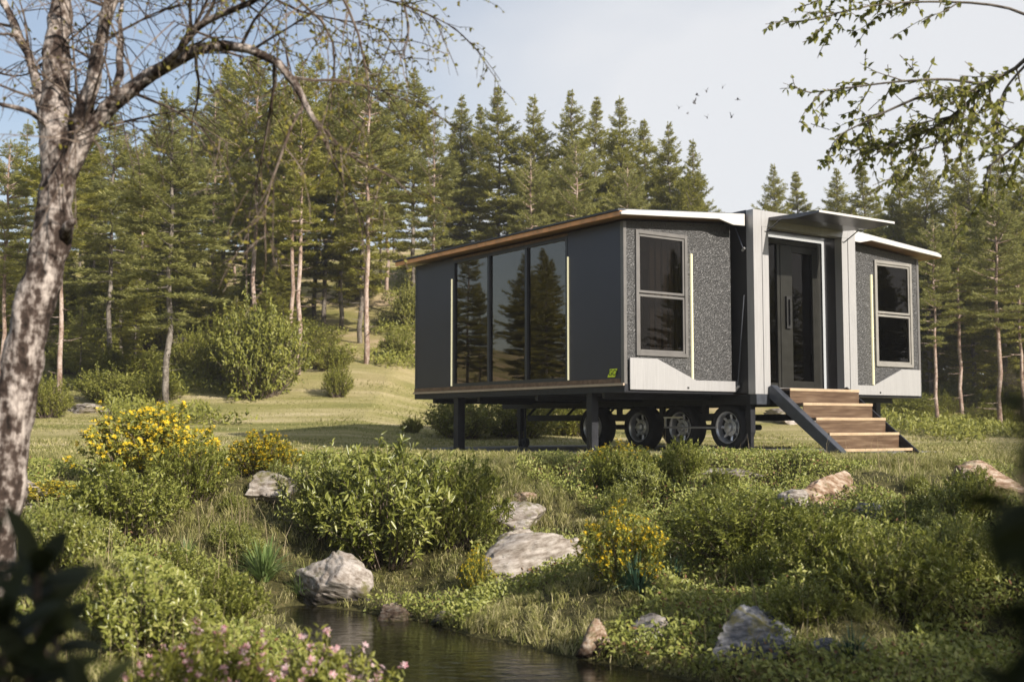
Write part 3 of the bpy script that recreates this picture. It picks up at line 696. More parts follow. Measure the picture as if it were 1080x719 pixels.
ords = ['behind the birch crown at far left', 'behind the fork of the birch', 'under the long birch bough', 'above the pale green pine', 'left of the straight pink trunk', 'at the top left of the pink trunk',
        'right above the pink trunk', 'above the twin trunks, left', 'above the twin trunks, right', 'under the drooping birch bough tip', 'just left of the tallest skyline pine', 'at the left picture edge']
for i, ((px, yt), od) in enumerate(zip(tops, ords)):
    tree_px(px, yt, 50 + (i * 7) % 9, (7, 1, 8, 0)[i % 4], 1.0, 'dense back-row pine ' + od, 'pine_tree', 'back row pines on the left hill')
rd = random.Random(71)
for i in range(34):
    Yd = rd.uniform(36, 54); X_ = rd.uniform(-.47, -.15) * Yd; px = 540 + 1224 * X_ / Yd
    if 300 < px < 430 and Yd < 48: continue
    conifer('young_pine', X_, Yd, rd.uniform(2.0, 5.0), rd.choice([0, 6, 1, 7]), 'young pine growing low between the taller trunks on the slope', 'young pines on the wooded slope', rd.uniform(1.3, 1.8))
# deep filler trees
rd = random.Random(21); n = 0
while n < 125:
    Yd = rd.uniform(48, 74); X_ = (rd.uniform(-.47, .5) if rd.random() < .72 else rd.uniform(.16, .5)) * Yd
    px = 540 + 1224 * X_ / Yd
    lim = np.interp(px, [0, 200, 400, 440, 500, 650, 740, 780, 830, 900, 1000, 1080], [165, 140, 125, 125, 140, 135, 190, 232, 222, 210, 205, 200])
    if (325 < px < 435 and rd.random() < .75) or (300 < px < 570 and Yd < 57): continue
    yt = lim + rd.uniform(5, 55)
    if 745 < px < 800: yt = 245
    tree_px(px, yt, Yd, rd.choice([0, 1, 0, 4, 6, 6, 7, 8]), rd.uniform(.9, 1.3), 'dark pine deep inside the forest behind the front trunks', 'pine_tree', 'pines deep inside the forest'); n += 1
# forest left of the view (mirrored in the glass wall)
rd = random.Random(33)
for i in range(60):
    a_ = rd.uniform(0, 1); dist = rd.uniform(34, 58)
    X_ = -2 - dist * math.cos(math.radians(20 + (a_ - .5) * 62)); Y_ = 20 + dist * math.sin(math.radians(20 + (a_ - .5) * 62))
    if X_ > -.5 * Y_ : X_ = -.55 * Y_
    conifer('pine_tree', X_, Y_, rd.uniform(6.5, 10.5), rd.choice([0, 1, 4, 6, 6]), 'pine outside the view whose mirror image shows in the glass wall', 'pines mirrored in the glass wall', rd.uniform(.9, 1.3))
for i in range(22):
    X_ = rd.uniform(26, 48); Y_ = rd.uniform(6, 24) 
    conifer('pine_tree', X_, Y_, rd.uniform(6, 10), rd.choice([0, 1, 4, 6]), 'pine outside the view mirrored in the glass door', 'pines mirrored in the glass door', 1.0)

# ------------------------------------------------------------------ shrubs
def shrub_meshes(seed, R=1.0, H=1.0, n_st=60, twigs=6, per=9, ll=.06, lw=.024, fl=0, flr=.014, spiky=.2):
    np.random.seed(seed); rd = random.Random(seed); st_ = MB(); P = []; Dl = []; FP = []
    lob = [(rd.uniform(0, 6.28), rd.uniform(.75, 1.15)) for _ in range(5)]
    for i in range(n_st):
        a = rd.uniform(0, 6.28); q = math.sqrt(rd.random())
        f_ = min(l[1] + .25 * abs(math.sin((a - l[0]) / 2)) for l in lob)
        rr = R * q * f_ * .92; hh = H * (math.sqrt(max(.05, 1 - q * q * .85))) * rd.uniform(.72, 1.05) * (1 + spiky * (rd.random() - .5)) * (.8 + .2 * f_)
        b0 = np.array([rr * .35 * math.cos(a), rr * .35 * math.sin(a), -.03]); tip = np.array([rr * math.cos(a), rr * math.sin(a), hh])
        mid = (b0 + tip) / 2 + np.array([rd.uniform(-.06, .06), rd.uniform(-.06, .06), hh * .12])
        st_.tube([b0, mid, tip], [.008, .005, .002], 3, False)
        def pt(u): return (1 - u) ** 2 * b0 + 2 * u * (1 - u) * mid + u * u * tip
        out = unit(tip - b0)
        for k in range(twigs):
            u = .12 + .88 * (k + rd.random()) / twigs; c = pt(u); td = unit(out * .8 + rvec(1)[0] * .8 + np.array([0, 0, .25]))
            l = rd.uniform(.08, .20) * (H + R) * .5
            for q2 in range(per):
                P.append(c + td * l * (q2 + .5) / per); Dl.append(td)
            if rd.random() < fl: FP.append(c + td * l * 1.1)
        for q2 in range(per):
            P.append(pt(1 - .02 * q2)); Dl.append(out)
        if rd.random() < fl * 1.6: FP.append(tip + out * .03)
    P = np.array(P); Dl = np.array(Dl); k = len(P)
    v, f = leaves(P, Dl * .7 + rvec(k) * .9, rvec(k) * .55 + np.array([.45, -.45, .8]), np.random.uniform(.6, 1.15, k) * ll, np.random.uniform(.8, 1.15, k) * lw)
    tme = bpy.data.meshes.new('stems'); tme.from_pydata([tuple(q) for q in st_.v], [], st_.f); tme.update(); set_mat(tme, 'twig_bark')
    fme = None
    if FP:
        FP = np.repeat(np.array(FP), 5, 0); FP = FP + rvec(len(FP)) * .028; m_ = len(FP)
        ax = unit(rvec(m_) * .7 + np.array([.25, -.3, .8])); s1 = unit(np.cross(ax, rvec(m_))); s2 = np.cross(ax, s1); vs = []
        rr = np.random.uniform(.7, 1.3, m_)[:, None] * flr
        for j in range(5):
            an = 2 * PI * j / 5; d_ = s1 * math.cos(an) + s2 * math.sin(an); e_ = s1 * math.cos(an + .9) + s2 * math.sin(an + .9); g_ = s1 * math.cos(an + .45) + s2 * math.sin(an + .45)
            vs.append(np.stack([FP, FP + d_ * rr * .7 + ax * rr * .15, FP + g_ * rr * 1.15 + ax * rr * .3, FP + e_ * rr * .7 + ax * rr * .15], 1))
        vv = np.concatenate(vs, 1).reshape(-1, 3); fme = np_mesh('flowers', vv, np.arange(len(vv)).reshape(-1, 4))
    return tme, np_mesh('foliage', v, f), fme
def shrub(name, loc, meshes, leafm, label, cat='shrub', group=None, flm=None, scale=(1, 1, 1), rz=0):
    t = empty(name, loc, rz, label, cat, group); t.scale = scale
    for nm, me, mt in zip(('stems', 'foliage', 'flowers'), meshes, ('twig_bark', leafm, flm)):
        if me is None: continue
        if not me.materials: me.materials.append(MATS[mt])
        o = bpy.data.objects.new(nm, me); COL.objects.link(o); o.parent = t
    return t
def shrub_px(name, px, py, wpx, hpx, meshes, leafm, label, cat='shrub', group=None, flm=None, rz=0, depth=1.0):
    p = spot(px, py); k = p.y / 1224; sx = wpx * k / 2; sz = hpx * k
    return shrub(name, (p.x, p.y, p.z - .03), meshes, leafm, label, cat, group, flm, (sx, sx * depth, sz), rz)
# meshes have unit radius / unit height; leaf size is divided by the expected scale
bigA = shrub_meshes(101, 1, 1, 120, 8, 7, .085, .025)
bigB = shrub_meshes(102, 1, 1, 110, 8, 7, .09, .027)
low = shrub_meshes(103, 1, 1, 90, 6, 8, .085, .036)
yel = shrub_meshes(104, 1, 1, 110, 6, 7, .085, .030, .5, .019)
yelB = shrub_meshes(105, 1, 1, 110, 6, 6, .085, .034, .75, .020)
pinkM = shrub_meshes(106, 1, 1, 80, 6, 7, .11, .03, .22, .032)
farb = shrub_meshes(107, 1, 1, 170, 7, 8, .062, .030, spiky=.5)
YG = 'yellow flowering bushes'; GB = 'green leafy bushes on the bank'
shrub_px('leafy_shrub', 410, 592, 215, 122, bigA, 'shrub_leaves', 'large round glossy-leaved shrub on the bank left of the pale boulders', group=GB)
shrub_px('leafy_shrub', 348, 566, 120, 86, bigB, 'shrub_leaves', 'smaller leafy shrub leaning against the left side of the large round shrub', group=GB)
shrub_px('leafy_shrub', 488, 575, 120, 88, bigB, 'shrub_leaves', 'leafy shrub reaching right from the large round shrub toward the pale boulders', group=GB, rz=2)
shrub_px('leafy_shrub', 785, 592, 190, 66, bigB, 'shrub_leaves', 'sprawling light green shrub on the right bank beside the yellow bush', group=GB, rz=1)
shrub_px('leafy_shrub', 872, 612, 150, 74, bigA, 'shrub_leaves', 'bright-leaved shrub in front of the warm brown rock', group=GB, rz=2)
shrub_px('leafy_shrub', 945, 648, 170, 90, bigB, 'shrub_leaves', 'shaded leafy shrub at lower right above the dark water edge', group=GB, rz=3)
shrub_px('leafy_shrub', 850, 660, 110, 50, low, 'shrub_leaves', 'low leafy branch cluster just above the big grey boulder', group=GB, rz=3)
shrub_px('leafy_shrub', 1010, 612, 110, 70, bigA, 'bush_leaves', 'dark shaded shrub at the right below the half-hidden rock', group=GB, rz=4)
shrub_px('leafy_shrub', 730, 560, 60, 40, low, 'shrub_leaves', 'small leafy shrub between the yellow bush and the sprawling shrub', group=GB, rz=4)
shrub_px('leafy_shrub', 130, 562, 150, 75, low, 'bush_leaves', 'low leafy bush in front of the yellow flowers at left', group=GB, rz=1)
shrub_px('leafy_shrub', 60, 600, 110, 75, low, 'bush_leaves', 'low green bush beside the birch foot', group=GB, rz=5)
shrub_px('leafy_shrub', 200, 530, 110, 60, bigB, 'bush_leaves', 'small bush between yellow flowers and straw grass at left', group=GB, rz=2)
shrub_px('leafy_shrub', 150, 690, 190, 95, low, 'bush_leaves', 'broad green bush at the water edge behind the dark big leaves', group=GB, rz=0)
shrub_px('leafy_shrub', 240, 660, 110, 60, low, 'bush_leaves', 'low bush at the left end of the pond behind pink flowers', group=GB, rz=2)
shrub_px('flowering_bush', 155, 508, 170, 80, yelB, 'bush_leaves', 'broad bush full of yellow flowers left of the lawn', 'bush', YG, 'yellow_petals')
shrub_px('flowering_bush', 275, 503, 100, 48, yelB, 'bush_leaves', 'low yellow-flowered bush above the brushy grey rock', 'bush', YG, 'yellow_petals', 2)
shrub_px('flowering_bush', 662, 615, 122, 78, yel, 'shrub_leaves', 'round yellow-flowered bush right of the pale boulders', 'bush', YG, 'yellow_petals', 1)
shrub_px('flowering_bush', 502, 625, 46, 44, yel, 'shrub_leaves', 'small yellow-flowered plant left of the largest pale boulder', 'bush', YG, 'yellow_petals', 3)
shrub_px('flowering_bush', 648, 500, 100, 34, yel, 'shrub_leaves', 'low yellow-flowered bush in front of the trailer wheels', 'bush', YG, 'yellow_petals', 4)
shrub_px('flowering_bush', 55, 530, 90, 22, yelB, 'bush_leaves', 'flat patch of yellow flowers beside the birch trunk', 'bush', YG, 'yellow_petals', 5)
for i, (x_, y_, s_, h_, lb) in enumerate([(-.84, 5.4, .44, .50, 'pink flowering shrub at the bottom edge beside the water, right of the other'), (-1.38, 5.3, .42, .50, 'pink flowering shrub at the bottom edge next to the dark big leaves')]):
    shrub('flowering_bush', (x_, y_, hgt(x_, y_) - .03), pinkM, 'bush_leaves', lb, 'bush', 'pink flowering bushes', 'pink_petals', (s_, s_, h_), i * 2)

rd = random.Random(55)
for i in range(84):
    px, py = rd.uniform(40, 1040), rd.uniform(505, 660)
    if (490 < px < 640 and 515 < py < 650) or (740 < px < 870 and py > 625) or (820 < px < 940 and py < 560) or (px < 700 and py > 630) or (300 < px < 400 and py > 600): continue
    w_ = rd.uniform(26, 80)
    shrub_px('leafy_plant', px, py, w_, w_ * rd.uniform(.45, .75), low if i % 3 else bigB, ('shrub_leaves', 'bush_leaves')[i % 2], 'small leafy plant growing among the grass of the bank', 'plant', 'small leafy plants in the bank grass', rz=i)
# hillside bushes: small pine-like and round ones
HB = 'green bushes on the wooded hillside'
hb = [(270, 418, 120, 95, 'big round young pine bush on the lawn edge left of the pale twin trunks'), (235, 405, 70, 70, 'young pine bush leaning on the left of the big round one'),
      (348, 392, 66, 26, 'spreading bush right of the pale twin trunks'), (356, 420, 40, 34, 'small round bush alone on the lawn'), (418, 378, 50, 28, 'bush under the pine just left of the house'),
      (110, 424, 80, 34, 'low bush left of the pale pine foot'), (165, 424, 70, 30, 'low bush at the pale pine foot'), (205, 395, 60, 44, 'bush on the slope above the pale pine foot'),
      (50, 440, 60, 40, 'bush next to the birch trunk at the lawn edge'), (432, 345, 46, 44, 'leafy bush at the left end of the house wall'), (300, 352, 60, 30, 'bush high on the slope behind the twin trunks'),
      (380, 318, 60, 34, 'bush high on the slope under the roof tip'), (150, 370, 110, 60, 'wide bush on the slope between the left trunks'), (90, 390, 80, 60, 'bush on the slope behind the slim pale trunk'),
      (485, 462, 95, 44, 'leafy bush seen under the house beside the left leg'), (545, 462, 110, 46, 'leafy bush seen under the trailer by the jockey wheel'), (605, 460, 90, 42, 'leafy bush seen between trailer legs and first wheel'),
      (435, 456, 30, 16, 'tiny bush on the lawn beneath the far left house corner'), (948, 440, 90, 28, 'low bush right of the steps'), (1010, 430, 60, 26, 'low bush at the right lawn edge'), (1060, 425, 60, 40, 'dark bush at the right picture edge'),
      (700, 458, 80, 26, 'bush seen behind the trailer wheels')]
for i, (px, py, wp, hp, lb) in enumerate(hb):
    shrub_px('hillside_bush', px, py, wp, hp, farb, 'bush_leaves', lb, 'bush', HB, rz=i * 1.3)
rd = random.Random(9)
for i in range(34):
    Yd = rd.uniform(38, 62); X_ = rd.uniform(-.46, -.18) * Yd
    s_ = rd.uniform(.7, 1.6)
    shrub('hillside_bush', (X_, Yd, hgt(X_, Yd) - .1), farb, 'bush_leaves', 'small bush among the trunks on the shaded slope', 'bush', 'undergrowth among the forest trunks', None, (s_, s_, s_ * rd.uniform(.6, 1)), i)
for i in range(14):
    Yd = rd.uniform(40, 56); X_ = rd.uniform(.34, .5) * Yd; s_ = rd.uniform(.8, 1.6)
    shrub('hillside_bush', (X_, Yd, hgt(X_, Yd) - .1), farb, 'bush_leaves', 'small bush among the trunks right of the house', 'bush', 'undergrowth right of the house', None, (s_, s_, s_ * .7), i)

# ------------------------------------------------------------------ strap-leaved clumps
def clump_mesh(seed, n=170, l=.5):
    np.random.seed(seed); a = np.random.rand(n) * 2 * PI; Ln = np.random.uniform(.55, 1.05, n) * l; lean = np.random.uniform(.15, 1.05, n); W_ = np.random.uniform(.010, .017, n)
    base = np.stack([np.cos(a) * .05, np.sin(a) * .05, np.zeros(n)], 1) * np.random.rand(n)[:, None]; D_ = np.stack([np.cos(a), np.sin(a), a * 0], 1); S = np.stack([-np.sin(a), np.cos(a), a * 0], 1)
    rows = []; K = 6
    for i in range(K):
        u = i / (K - 1); r_ = Ln * lean * u * .8; z_ = Ln * (u * (1.05 - .2 * lean) - lean * .62 * u * u); wv = W_ * (1 - u ** 2.2) * .5 + .0006
        c = base + D_ * r_[:, None] + np.array([0, 0, 1]) * z_[:, None]; rows += [c - S * wv[:, None], c + S * wv[:, None]]
    V = np.stack(rows, 1).reshape(-1, 3); b_ = np.arange(n)[:, None] * 2 * K
    f = np.concatenate([b_ + np.array([[2 * i, 2 * i + 1, 2 * i + 3, 2 * i + 2]]) for i in range(K - 1)], 0)
    return np_mesh('grass_clump', V, f)
cA = clump_mesh(1); cB = clump_mesh(2, 130)
cC = clump_mesh(3, 150)
for me, m_ in ((cA, 'strap_leaves'), (cB, 'strap_leaves'), (cC, 'blue_strap_leaves')): me.materials.append(MATS[m_])
for px, py, wp, me, lb in [(278, 612, 105, cA, 'arching strap-leaved clump left of the pointed grey rock'), (318, 632, 66, cB, 'small bright strap-leaved clump at the water line by the pointed rock'),
                           (412, 600, 60, cA, 'strap-leaved clump at the foot of the large round shrub'), (196, 592, 60, cB, 'pale strap-leaved clump in the straw grass at left'),
                           (672, 628, 100, cC, 'blue-green strap-leaved clump below the round yellow bush'), (712, 620, 70, cC, 'blue-green strap-leaved clump right beside its twin below the yellow bush'),
                           (250, 632, 60, cB, 'soft strap-leaved clump at left near the pond'), (900, 700, 90, cC, 'dark strap-leaved clump in the shade at lower right'), (440, 590, 40, cB, 'small strap-leaved clump under the right side of the large shrub')]:
    p = spot(px, py); s_ = wp * p.y / 1224 / .8
    o = bpy.data.objects.new('grass_clump', me); COL.objects.link(o); o.location = (p.x, p.y, p.z - .01); o.scale = (s_, s_, s_ * .9); o.rotation_euler = (0, 0, px)
    props(o, lb, 'grass clump', 'strap-leaved grass clumps')

# ------------------------------------------------------------------ rocks
def rock(px, py, wpx, hpx, seed, mat, label, dpt=.8, rot=0, sink=.25, tilt=0, cut=.5):
    import bmesh
    p = spot(px, py); k = p.y / 1224; w_, h_ = wpx * k, hpx * k
    bm = bmesh.new(); bmesh.ops.create_icosphere(bm, subdivisions=5, radius=1)
    rr = random.Random(seed); planes = []
    for _ in range(9):
        v_ = Vector((rr.gauss(0, 1), rr.gauss(0, 1), rr.gauss(0, .8))).normalized(); planes.append((v_, rr.uniform(cut - .08, .85)))
    off = Vector((seed * 3.1, seed * 1.7, 0))
    for v_ in bm.verts:
        c = v_.co.copy()
        for n_, d_ in planes:
            q = c.dot(n_)
            if q > d_: c -= n_ * (q - d_) * .9
        nn = noise.fractal(c * 1.3 + off, 1.0, 2.0, 3) * .12 + noise.fractal(c * 9 + off, .8, 2.0, 3) * .018 - .10 * max(0, .16 - abs(noise.noise(Vector((c.x * 1.5, c.y * 1.5, c.z * 3.4)) + off))) / .16
        c = c * (1 + nn)
        if c.z < .1: c.x *= 1 + (.1 - c.z) * .35; c.y *= 1 + (.1 - c.z) * .35
        v_.co = c
    me = bpy.data.meshes.new('boulder'); bm.to_mesh(me); bm.free()
    o = link('boulder', me, None, mat, True)
    o.scale = (w_ * .58, w_ * .58 * dpt, h_ * .62); o.location = (p.x, p.y + w_ * .15, p.z + h_ * (.40 - sink)); o.rotation_euler = (rr.uniform(-.1, .1), tilt, rot)
    return props(o, label, 'rock', 'boulders on the bank')
rock(562, 612, 100, 62, 1, 'stone', 'largest pale slanting boulder in the middle of the bank', .7, .25, .2, -.22)
rock(543, 560, 74, 34, 2, 'stone', 'flat pale boulder at the top of the pale group', .8, .1, .2, -.08)
rock(547, 583, 46, 30, 3, 'stone', 'small rough boulder between the two bigger pale ones', .8, .4, .2)
rock(352, 636, 74, 56, 34, 'stone', 'pointed grey rock at the water line left of centre', .8, -.3, .12, .35)
rock(418, 657, 44, 26, 5, 'warm_stone', 'small rounded rock half in the water', .9, 0, .2)
rock(630, 692, 42, 46, 6, 'warm_stone', 'reddish pointed rock standing at the water edge', .8, .3, .15, -.3)
rock(688, 676, 56, 34, 7, 'stone', 'grey rock right of the reddish one at the water edge', .8, .2, .25, -.2)
rock(800, 697, 116, 66, 28, 'blue_stone', 'big blue-grey boulder in shade at lower right', .8, .2, .2, -.15, .45)
rock(876, 532, 64, 48, 9, 'warm_stone', 'warm brown angular rock catching sun on the right bank', .7, .2, .15, .3)
rock(842, 538, 40, 26, 10, 'stone', 'small stone left of the warm brown angular rock', .8, 0, .2)
rock(915, 545, 40, 20, 11, 'blue_stone', 'small grey stone right of the warm brown rock', .8, 0, .2)
rock(1040, 515, 76, 36, 12, 'warm_stone', 'dull brown rock half hidden in grass near the right edge', .8, 0, .25)
rock(283, 532, 66, 38, 13, 'stone', 'brushy grey rock below the low yellow flowers', .8, 0, .2)
rock(28, 535, 44, 40, 14, 'stone', 'pale rock right beside the birch trunk', .8, 0, .2)
rock(8, 470, 40, 20, 20, 'stone', 'pale rock behind the birch trunk', .8, 0, .2)
rock(95, 437, 50, 14, 15, 'stone', 'flat pale stone on the lawn edge by the left trunks', .8, 0, .3)
rock(552, 533, 28, 16, 16, 'warm_stone', 'small brown stone above the pale boulders', .8, 0, .2)
rock(470, 655, 26, 14, 17, 'stone', 'little stone in the water right of the small rounded rock', .8, 0, .25)
rock(835, 446, 60, 22, 18, 'stone', 'pale rock on the lawn seen between trailer and steps', .8, 0, .2)
rock(775, 505, 60, 10, 19, 'stone', 'flat stone in the grass below the steps', .8, 0, .3)
rock(872, 690, 30, 22, 23, 'blue_stone', 'small dark stone beside the big blue-grey boulder', .8, 0, .3)

# ------------------------------------------------------------------ grass
def grass_field(name, n, yr, dens_fn, lr, wr, mat, seed, xlim=.50, bendr=(.25, 1.35)):
    np.random.seed(seed)
    # more blades nearer: sample Y with weight
    Yv = yr[0] + (yr[1] - yr[0]) * np.random.rand(n) ** 1.15; Xv = (np.random.rand(n) * 2 - 1) * xlim * (Yv + 1.5)
    # clumping
    cx = np.round(Xv / .17) + np.round(Yv / .17) * 917.0; h1 = np.modf(np.abs(np.sin(cx * 12.9898) * 43758.5453))[0]; h2 = np.modf(np.abs(np.sin(cx * 78.233) * 12543.123))[0]
    Xc = (np.round(Xv / .17) + h1 - .5) * .17; Yc = (np.round(Yv / .17) + h2 - .5) * .17; pull = np.random.rand(n) * .75
    Xv = Xv * (1 - pull) + Xc * pull; Yv = Yv * (1 - pull) + Yc * pull
    d = seg_dist(Xv, Yv, WATER); keep = (d > .03) & (np.random.rand(n) < dens_fn(Xv, Yv, d))
    # keep the paving clear
    lx = (Xv - HC[0]) * math.cos(HA) + (Yv - HC[1]) * math.sin(HA); ly = -(Xv - HC[0]) * math.sin(HA) + (Yv - HC[1]) * math.cos(HA)
    keep &= ~((lx > -.15) & (lx < 6.25) & (ly > -1.35) & (ly < 7.5))
    Xv, Yv, h1, h2 = Xv[keep], Yv[keep], h1[keep], h2[keep]; k = len(Xv)
    P = np.stack([Xv, Yv, height(Xv, Yv) - .01], 1); big = .5 + .8 * h1 + .3 * np.sin(Xv * 1.3 + 2) * np.sin(Yv * 1.1)
    Ln = np.random.uniform(lr[0], lr[1], k) * big; ang = h2 * 6.28 + np.random.normal(size=k) * 1.3
    v, f = blades(P, np.stack([np.cos(ang), np.sin(ang), ang * 0], 1), Ln, np.random.uniform(wr[0], wr[1], k), np.random.uniform(bendr[0], bendr[1], k))
    me = np_mesh(name, v, f); return props(link(name, me, None, mat), kind='stuff')
def dn(X, Y, d): return np.clip(.6 + .5 * bumps(X * 1.1 + 3, Y * 1.1), .2, 1)
props(grass_field('bank_grass', 520000, (4.5, 14.2), dn, (.045, .14), (.004, .008), 'grass_blades', 3), 'mixed green and straw grass covering the stream bank', 'grass')
props(grass_field('meadow_grass', 120000, (13.0, 17.5), lambda X, Y, d: np.clip(1.0 - .12 * np.maximum(0, Y - 15), .1, 1) + 0 * X, (.05, .17), (.005, .010), 'grass_blades', 4), 'taller seedy grass along the edge of the level ground', 'grass')
props(grass_field('lawn_grass', 190000, (17, 37), lambda X, Y, d: np.clip(.6 + .5 * bumps(X * .5, Y * .9), .15, 1), (.03, .10), (.010, .020), 'grass_blades', 6, .47), 'short mown-looking grass of the lawn round the house', 'grass')
# seed stalks
props(grass_field('reed_stalks', 2600, (6, 14.5), lambda X, Y, d: np.clip(bumps(X + 7, Y - 2), 0, 1), (.2, .42), (.003, .006), 'reeds', 8, .5, (.05, .35)), 'thin straw coloured stalks rising above the bank grass', 'grass')
# ground-hugging leafy herbs
def herbs(n, seed, yr, mat, name, lab, size=.04, xl=.5, fn=None):
    np.random.seed(seed); Yv = np.random.uniform(*yr, n); Xv = (np.random.rand(n) * 2 - 1) * xl * (Yv + 1)
    d = seg_dist(Xv, Yv, WATER); keep = (d > .02) & (bumps(Xv * .9 - 5, Yv * .9 + 3) > (-.15 if fn is None else fn)) & (Yv < 14.3)
    Xv, Yv = Xv[keep], Yv[keep]; k = len(Xv); P = np.stack([Xv, Yv, height(Xv, Yv) + np.random.uniform(.01, .14, k)], 1)
    v, f = leaves(P, rvec(k) + np.array([0, 0, .3]), rvec(k) * .5 + np.array([.45, -.45, .8]), np.random.uniform(.6, 1.2, k) * size, np.random.uniform(.4, .6, k) * size)
    props(link(name, np_mesh(name, v, f), None, mat), lab, 'ground cover', None, 'stuff')
herbs(230000, 12, (5, 14.3), 'herb_leaves', 'leafy_ground_cover', 'small leafy herbs creeping between the grass on the bank')
herbs(16000, 14, (5, 14), 'brown_litter', 'leaf_litter', 'dry brown leaves scattered on the bank soil', .035, .5, .15)

np.random.seed(91); k = 150000; Yv = np.random.uniform(30, 66, k); Xv = np.where(np.random.rand(k) < .75, np.random.uniform(-.5, .05, k), np.random.uniform(.3, .52, k)) * Yv
m_ = bumps(Xv * .55 + 2, Yv * .55 - 4) > .1 + np.clip((37 - Yv) * .12, 0, 2) + np.where((Xv / Yv > -.19) & (Xv / Yv < -.08), .3, 0); Xv, Yv = Xv[m_], Yv[m_]; k = len(Xv)
v, f = leaves(np.stack([Xv, Yv, height(Xv, Yv) + np.random.uniform(.0, .35, k)], 1), rvec(k) + np.array([0, 0, .4]), rvec(k) * .6 + np.array([.4, -.4, .8]), np.random.uniform(.08, .2, k), np.random.uniform(.04, .08, k))
props(link('hill_undergrowth', np_mesh('hill_undergrowth', v, f), None, 'bush_leaves'), 'patchy low undergrowth covering the wooded slope', 'undergrowth', None, 'stuff')

# ------------------------------------------------------------------ birch (left foreground)
def resample(pts, n):
    pts = [Vector(p) for p in pts]; out = []
    m_ = len(pts) - 1
    for i in range(n):
        u = i / (n - 1) * m_; j = min(m_ - 1, int(u)); f = u - j
        p0 = pts[max(0, j - 1)]; p1 = pts[j]; p2 = pts[j + 1]; p3 = pts[min(m_, j + 2)]
        out.append(.5 * ((2 * p1) + (p2 - p0) * f + (2 * p0 - 5 * p1 + 4 * p2 - p3) * f * f + (3 * p1 - p0 - 3 * p2 + p3) * f ** 3))
    return out
def grow(paths, n, lens, up, spread, rd, tstart=.15, seg=6, wob=.25):
    out = []
    wts = [sum((a - b).length for a, b in zip(p, p[1:])) for p in paths]; tot = sum(wts)
    for p, w_ in zip(paths, wts):
        k = max(1, int(round(n * w_ / tot)))
        for i in range(k):
            u = tstart + (1 - tstart) * (i + rd.random()) / k; q = u * (len(p) - 1); j = min(len(p) - 2, int(q)); c = p[j].lerp(p[j + 1], q - j)
            t = (p[j + 1] - p[j]).normalized(); r_ = Vector((rd.gauss(0, 1), rd.gauss(0, 1), rd.gauss(0, 1))).normalized()
            d_ = (t * .7 + r_ * spread).normalized(); l = rd.uniform(*lens); pts = [c]
            for s_ in range(seg):
                d_ = (d_ + Vector((rd.gauss(0, 1), rd.gauss(0, 1), rd.gauss(0, 1))) * wob * .4 + Vector((0, 0, up * .25))).normalized(); pts.append(pts[-1] + d_ * l / seg)
            out.append(pts)
    return out
birch = empty('birch_tree', at(-18, 640, 6.0), 0, 'leaning pale-barked tree with bare twiggy boughs in the left foreground', 'tree')
bl = Vector(birch.location)
YB = 6.0
trunk = resample([at(-46, 720, 6.1), at(-20, 640, 6.05), at(3, 520, YB), at(20, 400, YB), at(42, 300, YB), at(58, 230, YB), at(62, 170, YB), at(60, 90, YB + .05), at(66, 0, YB + .1), at(80, -120, YB + .2)], 90)
k_ = YB / 1224
rad = [np.interp(i / 89, [0, .1, .3, .45, .62, .68, .78, 1], [27, 23, 20, 19.5, 19, 19, 13, 9]) * k_ for i in range(90)]
tb = MB().tube([p - bl for p in trunk], rad, 36)
main = [([at(66, 205, YB), at(80, 160, YB), at(95, 95, YB - .05), at(112, 25, YB - .1), at(130, -60, YB - .2)], 12, 6),
        ([at(70, 195, YB), at(88, 150, YB), at(120, 108, YB), at(158, 80, YB - .05), at(200, 56, YB - .1), at(240, 48, YB - .15), at(290, 62, YB - .2), at(318, 98, YB - .2), at(334, 135, YB - .2)], 10, 2.5),
        ([at(52, 140, YB), at(42, 95, YB + .05), at(28, 50, YB + .1), at(2, 0, YB + .2), at(-15, -40, YB + .3)], 7, 3),
        ([at(158, 82, YB - .05), at(190, 52, YB - .2), at(215, 26, YB - .3), at(262, 5, YB - .4), at(300, -30, YB - .5)], 5, 2.5),
        ([at(55, 135, YB), at(30, 118, YB - .2), at(0, 110, YB - .4)], 4, 2),
        ([at(120, 108, YB), at(128, 60, YB + .2), at(126, 10, YB + .3), at(134, -60, YB + .3)], 4, 2)]
boughs = []
for pts, a_, b_ in main:
    q = resample(pts, 14); boughs.append(q)
    tb.tube([p - bl for p in q], [(a_ + (b_ - a_) * i / 13) * k_ for i in range(14)], 8)
